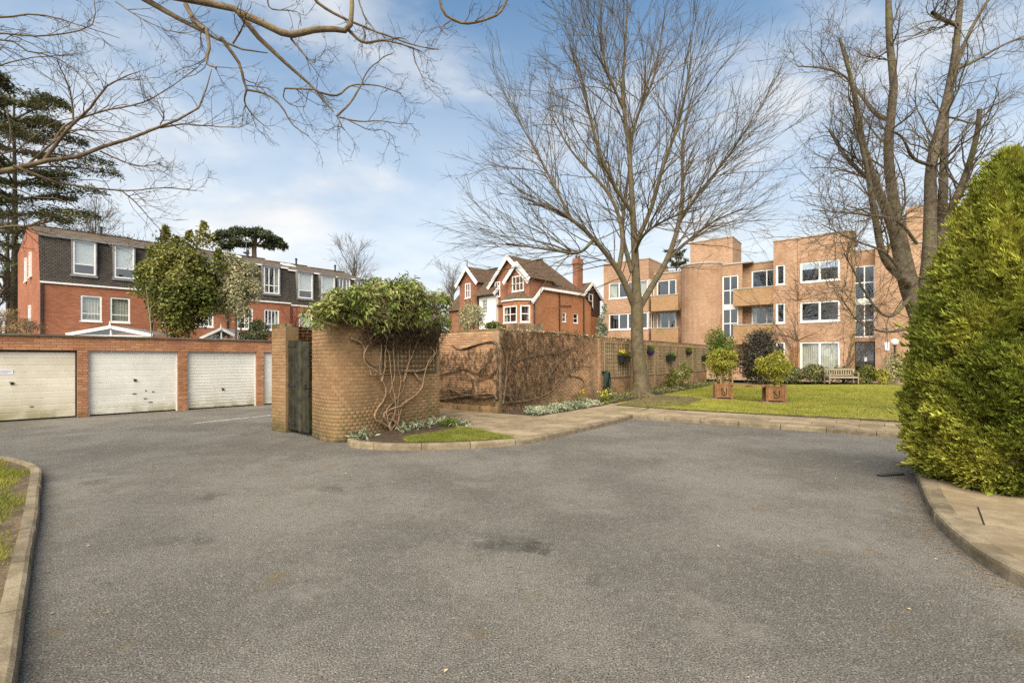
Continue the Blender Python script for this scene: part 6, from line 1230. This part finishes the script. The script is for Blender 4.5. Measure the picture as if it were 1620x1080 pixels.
# benches
def bench(x, y, ang, L, label, m, nsl=11, hb=.9, group=None):
    d = np.array([math.cos(ang), math.sin(ang)]); F = Fr(np.array([x, y])-d*L/2, d); z0 = KH+.015; t = empty('bench', (x, y, z0), label, 'bench')
    for a in (0, L-.06): MB().fb(F, a, a+.06, z0, z0+.62, 0, -.06).build('leg', m, t); MB().fb(F, a, a+.06, z0, z0+hb, -.50, -.56).build('leg', m, t); MB().fb(F, a-.01, a+.07, z0+.621, z0+.655, .02, -.499).build('arm', m, t); MB().fb(F, a+.01, a+.05, z0+.33, z0+.40, -.061, -.499).build('seat_rail', m, t)
    for i in range(5): MB().fb(F, .02, L-.02, z0+.401, z0+.425, -.02-i*.096, -.10-i*.096).build('seat_slat', m, t)
    MB().fb(F, .061, L-.061, z0+.32, z0+.40, -.005, -.04).build('front_rail', m, t); MB().fb(F, .061, L-.061, z0+hb-.09, z0+hb-.005, -.505, -.555).build('top_rail', m, t); MB().fb(F, .061, L-.061, z0+.47, z0+.54, -.505, -.555).build('lower_rail', m, t)
    for i in range(nsl): c = .1+(L-.2)*(i+.5)/nsl; MB().fb(F, c-.03, c+.03, z0+.541, z0+hb-.091, -.52, -.54).build('back_slat', m, t)
q = G(1335.5, 606.5, KH+.015); bench(q[0], q[1], -.08, 1.72, 'weathered grey slatted bench against the hedge before the flats', 'wood_grey')
q = P(1137, 0, 22.6); bench(q[0], q[1], -1.9, 1.35, 'brown wooden seat behind the left planter box', 'wood_tan', 9, .85)
# hedge and shrubs in front of the flats
def hseg(u0, u1, vt, Y, label, m, n, name='hedge_shrub', L=.13, W_=.075, nb=20, group='clipped shrubs along the flats', depth=.45):
    a, b = P(u0, vt, Y), P(u1, vt, Y); H = a[2]-KH; shrub(name, label, 'shrub', ((a[0]+b[0])/2, Y, KH+H*.52), ((b[0]-a[0])/2, depth, H*.58), n, L, W_, m, nb=nb, base=KH, stems=6, sr=.025, br=.5)
hseg(1236, 1278, 580, 30.2, 'low hedge shrub left of the curtained patio window', 'leaf_hedge', 3400); hseg(1272, 1316, 580, 29.8, 'low hedge shrub directly left of the grey bench', 'leaf_hedge', 3400); hseg(1312, 1356, 583, 29.6, 'low hedge shrub directly behind the grey bench', 'leaf_hedge', 2000); hseg(1352, 1388, 581, 29.0, 'low dark green hedge shrub right of the grey bench', 'leaf_holly', 1800); hseg(1384, 1404, 585, 28.6, 'yellow variegated shrub near the globe lamp', 'leaf_yellow', 1000)
hseg(1400, 1432, 570, 28.8, 'tall pale shrub at the foot of the globe lamp', 'leaf_pale', 1500)
hseg(1170, 1232, 541, 27.5, 'large dark purplish shrub between the two standard trees', 'leaf_purple', 8000, 'large_shrub', L=.15, W_=.08, nb=40, depth=1.0); hseg(1112, 1164, 534, 29.5, 'bright green shrub rising above the end of the garden wall', 'leaf_green', 5200, 'large_shrub', L=.14, W_=.075, nb=30, depth=.9)
hseg(1400, 1436, 556, 30.5, 'loose brown-green shrub against the flats by the lamp', 'leaf_hedge', 900, 'large_shrub')
# plants in the border by the wall
shrub('border_shrub', 'leafy green shrub against the wall below the third trellis', 'shrub', (*(C0+W2*13.9+E2*.55), .75), (.55, .35, .65), 900, .13, .05, 'leaf_climb', nb=12, base=KH+.03); shrub('border_shrub', 'small dark shrub in the border right of the tree trunk', 'shrub', (*(C0+W2*12.6+E2*.45), .55), (.35, .3, .45), 500, .12, .05, 'leaf_holly', nb=8, base=KH+.03)
def rosette(c, n, L, Wd, m, spread, label, name='border_plant', cat='plant', up=.7, group=None):
    c = np.array(c); t = empty(name, c, label, cat, group); p = c+np.stack([rng.normal(0, spread, n), rng.normal(0, spread, n), np.abs(rng.normal(.04, .04, n))], 1); nn = unit(np.stack([rng.normal(0, .7, n), rng.normal(0, .7, n), np.full(n, up)], 1)); V, Fq = leaves(p, nn, L, Wd, jit=.5); npmesh('foliage', V, Fq, m, t); MB().tube([tuple(c-np.array([0, 0, .02])), tuple(c+np.array([0, 0, .06]))], .02, 5).build('stem', 'leaf_green', t); return t
gp = []
for i in range(5200):
    k = rng.random(); e = np.array([.72, 12.5])*(1-k)+np.array([2.93, 15.25])*k; q = e+np.array([-E2[0], -E2[1]])*rng.uniform(.02, .5)+rng.normal(0, .05, 2); z = KH+.03+rng.uniform(.0, .20)*(.55+.45*math.sin(k*23)); 
    if math.sin(k*19+1) > -.75: gp.append((q[0], q[1], z))
V, Fq = leaves(np.array(gp), np.tile([-.2, -.5, .8], (len(gp), 1)), .085, .034, jit=.7); o = npmesh('ground_cover', V, Fq, 'leaf_silver'); tag(o, 'silvery variegated ground cover along the front of the border', 'ground cover', kind='stuff')
gp = []
for i in range(3000):
    k = rng.uniform(6.0, 20); q = C0+W2*k+E2*rng.uniform(.1, .95); gp.append((q[0], q[1], KH+.03+rng.uniform(0, .22)*(.5+.5*math.sin(k*4.1))))
V, Fq = leaves(np.array(gp), np.tile([0, -.4, .8], (len(gp), 1)), .12, .045, jit=.7); o = npmesh('ground_cover', V, Fq, 'leaf_hedge'); tag(o, 'low green planting along the wall foot behind the tree', 'ground cover', kind='stuff')
c = (*G(957, 636, .14), KH+.03); t = rosette((c[0], c[1], c[2]), 90, .30, .03, 'leaf_green', .10, 'clump of pale yellow flowers below the green hose', 'daffodil_clump', up=.1); V, Fq = leaves(np.array([c[0], c[1], c[2]+.30])+rng.normal(0, .11, (60, 3))*np.array([1.2, 1.2, .7]), np.tile([0, -.7, .5], (60, 1)), .08, .07, jit=.6); npmesh('flowers', V, Fq, 'leaf_yellow', t)['kind'] = 'stuff'
c = GWR.pt(GWR.t(908), KH+.03, .35); t = rosette(c, 40, .28, .025, 'leaf_green', .05, 'single daffodil clump in front of the creeper', 'daffodil_clump', up=.1); V, Fq = leaves(np.array(c)+np.array([0, 0, .36])+rng.normal(0, .04, (10, 3)), np.tile([0, -.8, .3], (10, 1)), .08, .07, jit=.5); npmesh('flowers', V, Fq, 'flower_yellow', t)['kind'] = 'stuff'
for k, (x, y, m, n, L, s_, lb) in enumerate(((-1.72, 10.95, 'leaf_silver', 90, .16, .17, 'silvery lungwort at the right end of the rounded wall'), (-1.42, 10.72, 'leaf_green', 120, .16, .1, 'bright green tuft beside the mossy grass patch'), (-1.15, 10.75, 'leaf_silver', 60, .14, .12, 'silvery plant at the corner of the mossy grass patch'), (-2.05, 10.35, 'leaf_silver', 70, .15, .15, 'grey-green lungwort under the climber, right of its stems'), (-2.88, 9.02, 'leaf_silver', 60, .16, .10, 'grey-leaved plant at the left end of the curved kerb'), (-2.25, 9.75, 'leaf_silver', 26, .12, .07, 'tiny silvery seedling by the foot of the climber stems'))):
    rosette((x, y, KH+.025), n, L, .045, m, s_, lb)
# soil bed and mossy patch between rounded wall and kerb
km2 = [tuple(x) for x in in_mid if x[0] < .1]
bedl = km2[2::4]+[(.02, 9.1), (-1.15, 10.6), (-1.72, 11.5)]+[tuple(x) for x in (EW-N_*.004)[::-1][3:60:6]]
MB().poly([(x, y, KH-.004) for x, y in bedl]).build('flower_bed', 'soil')['kind'] = 'structure'
mossp = [(-1.95, 8.58), (-1.1, 8.66), (-.15, 8.95), (.03, 9.1), (-.4, 9.7), (-1.0, 10.38), (-1.3, 10.15), (-1.75, 9.55), (-2.1, 9.1)]
mossc = cr(mossp+[mossp[0]], 60)[:-1]; MB().poly([(x, y, KH+.004) for x, y in mossc]).build('moss_bank', 'moss')['kind'] = 'structure'
tag(blades([tuple(x) for x in mossc], 26000, .03, .007, KH+.002, 'moss', 'moss_grass'), 'bright mossy grass patch inside the curved kerb', 'grass')
# lamp post
q = P(1415.5, 541, 30.5); t = empty('lamp_post', (q[0], 30.5, KH), 'dark lamp post with white globe near the entrance of the flats', 'street lamp'); MB().lathe((q[0], 30.5, KH), [(.10, 0), (.10, .25), (.05, .3), (.05, q[2]-KH-.28), (.10, q[2]-KH-.24), (.12, q[2]-KH-.2)], 10).build('post', 'dark', t)
g = MB(); g.lathe((q[0], 30.5, q[2]), [(.225*math.cos(a), .225*math.sin(a)) for a in np.linspace(-1.2, 1.5, 9)], 16); g.build('globe', 'globe', t, smooth=True)
# litter
lp = []
ek = dense(K_right, .08)
for i in range(3000): e = ek[int(rng.uniform(40, len(ek)-30))]; k = abs(rng.normal(0, .16)); T2 = np.array([-1, .25]); lp.append((e[0]-k*.85-.02, e[1]+k*.45, .006))
V, Fq = leaves(np.array(lp), np.tile([0, 0, 1.], (len(lp), 1)), .028, .006, jit=.15); o = npmesh('needle_litter', V, Fq, 'needles'); tag(o, 'rust-brown conifer needles drifted along the right kerb', 'litter', kind='stuff')
x = rng.uniform(-9, 9, 700); y = rng.uniform(2.2, 13, 700); lp = np.stack([x, y, np.full(700, .006)], 1); k = (np.abs(x) < y*1.05) & ~inpoly(x, y, [tuple(q) for q in vpoly]) & ~inpoly(x, y, irp); lp = lp[k][:150]
V, Fq = leaves(lp, np.tile([0, 0, 1.], (len(lp), 1)), .030, .018, jit=.15); o = npmesh('fallen_petals', V, Fq, 'litter'); tag(o, 'pale petals and leaf scraps scattered over the tarmac', 'litter', kind='stuff')
MB().box((5.35, 6.62, .002), .42, .07, .02, .25).build('drain_slot', 'dark'); tag(bpy.data.objects['drain_slot'], 'small black drain slot in the tarmac by the right kerb', 'drain')
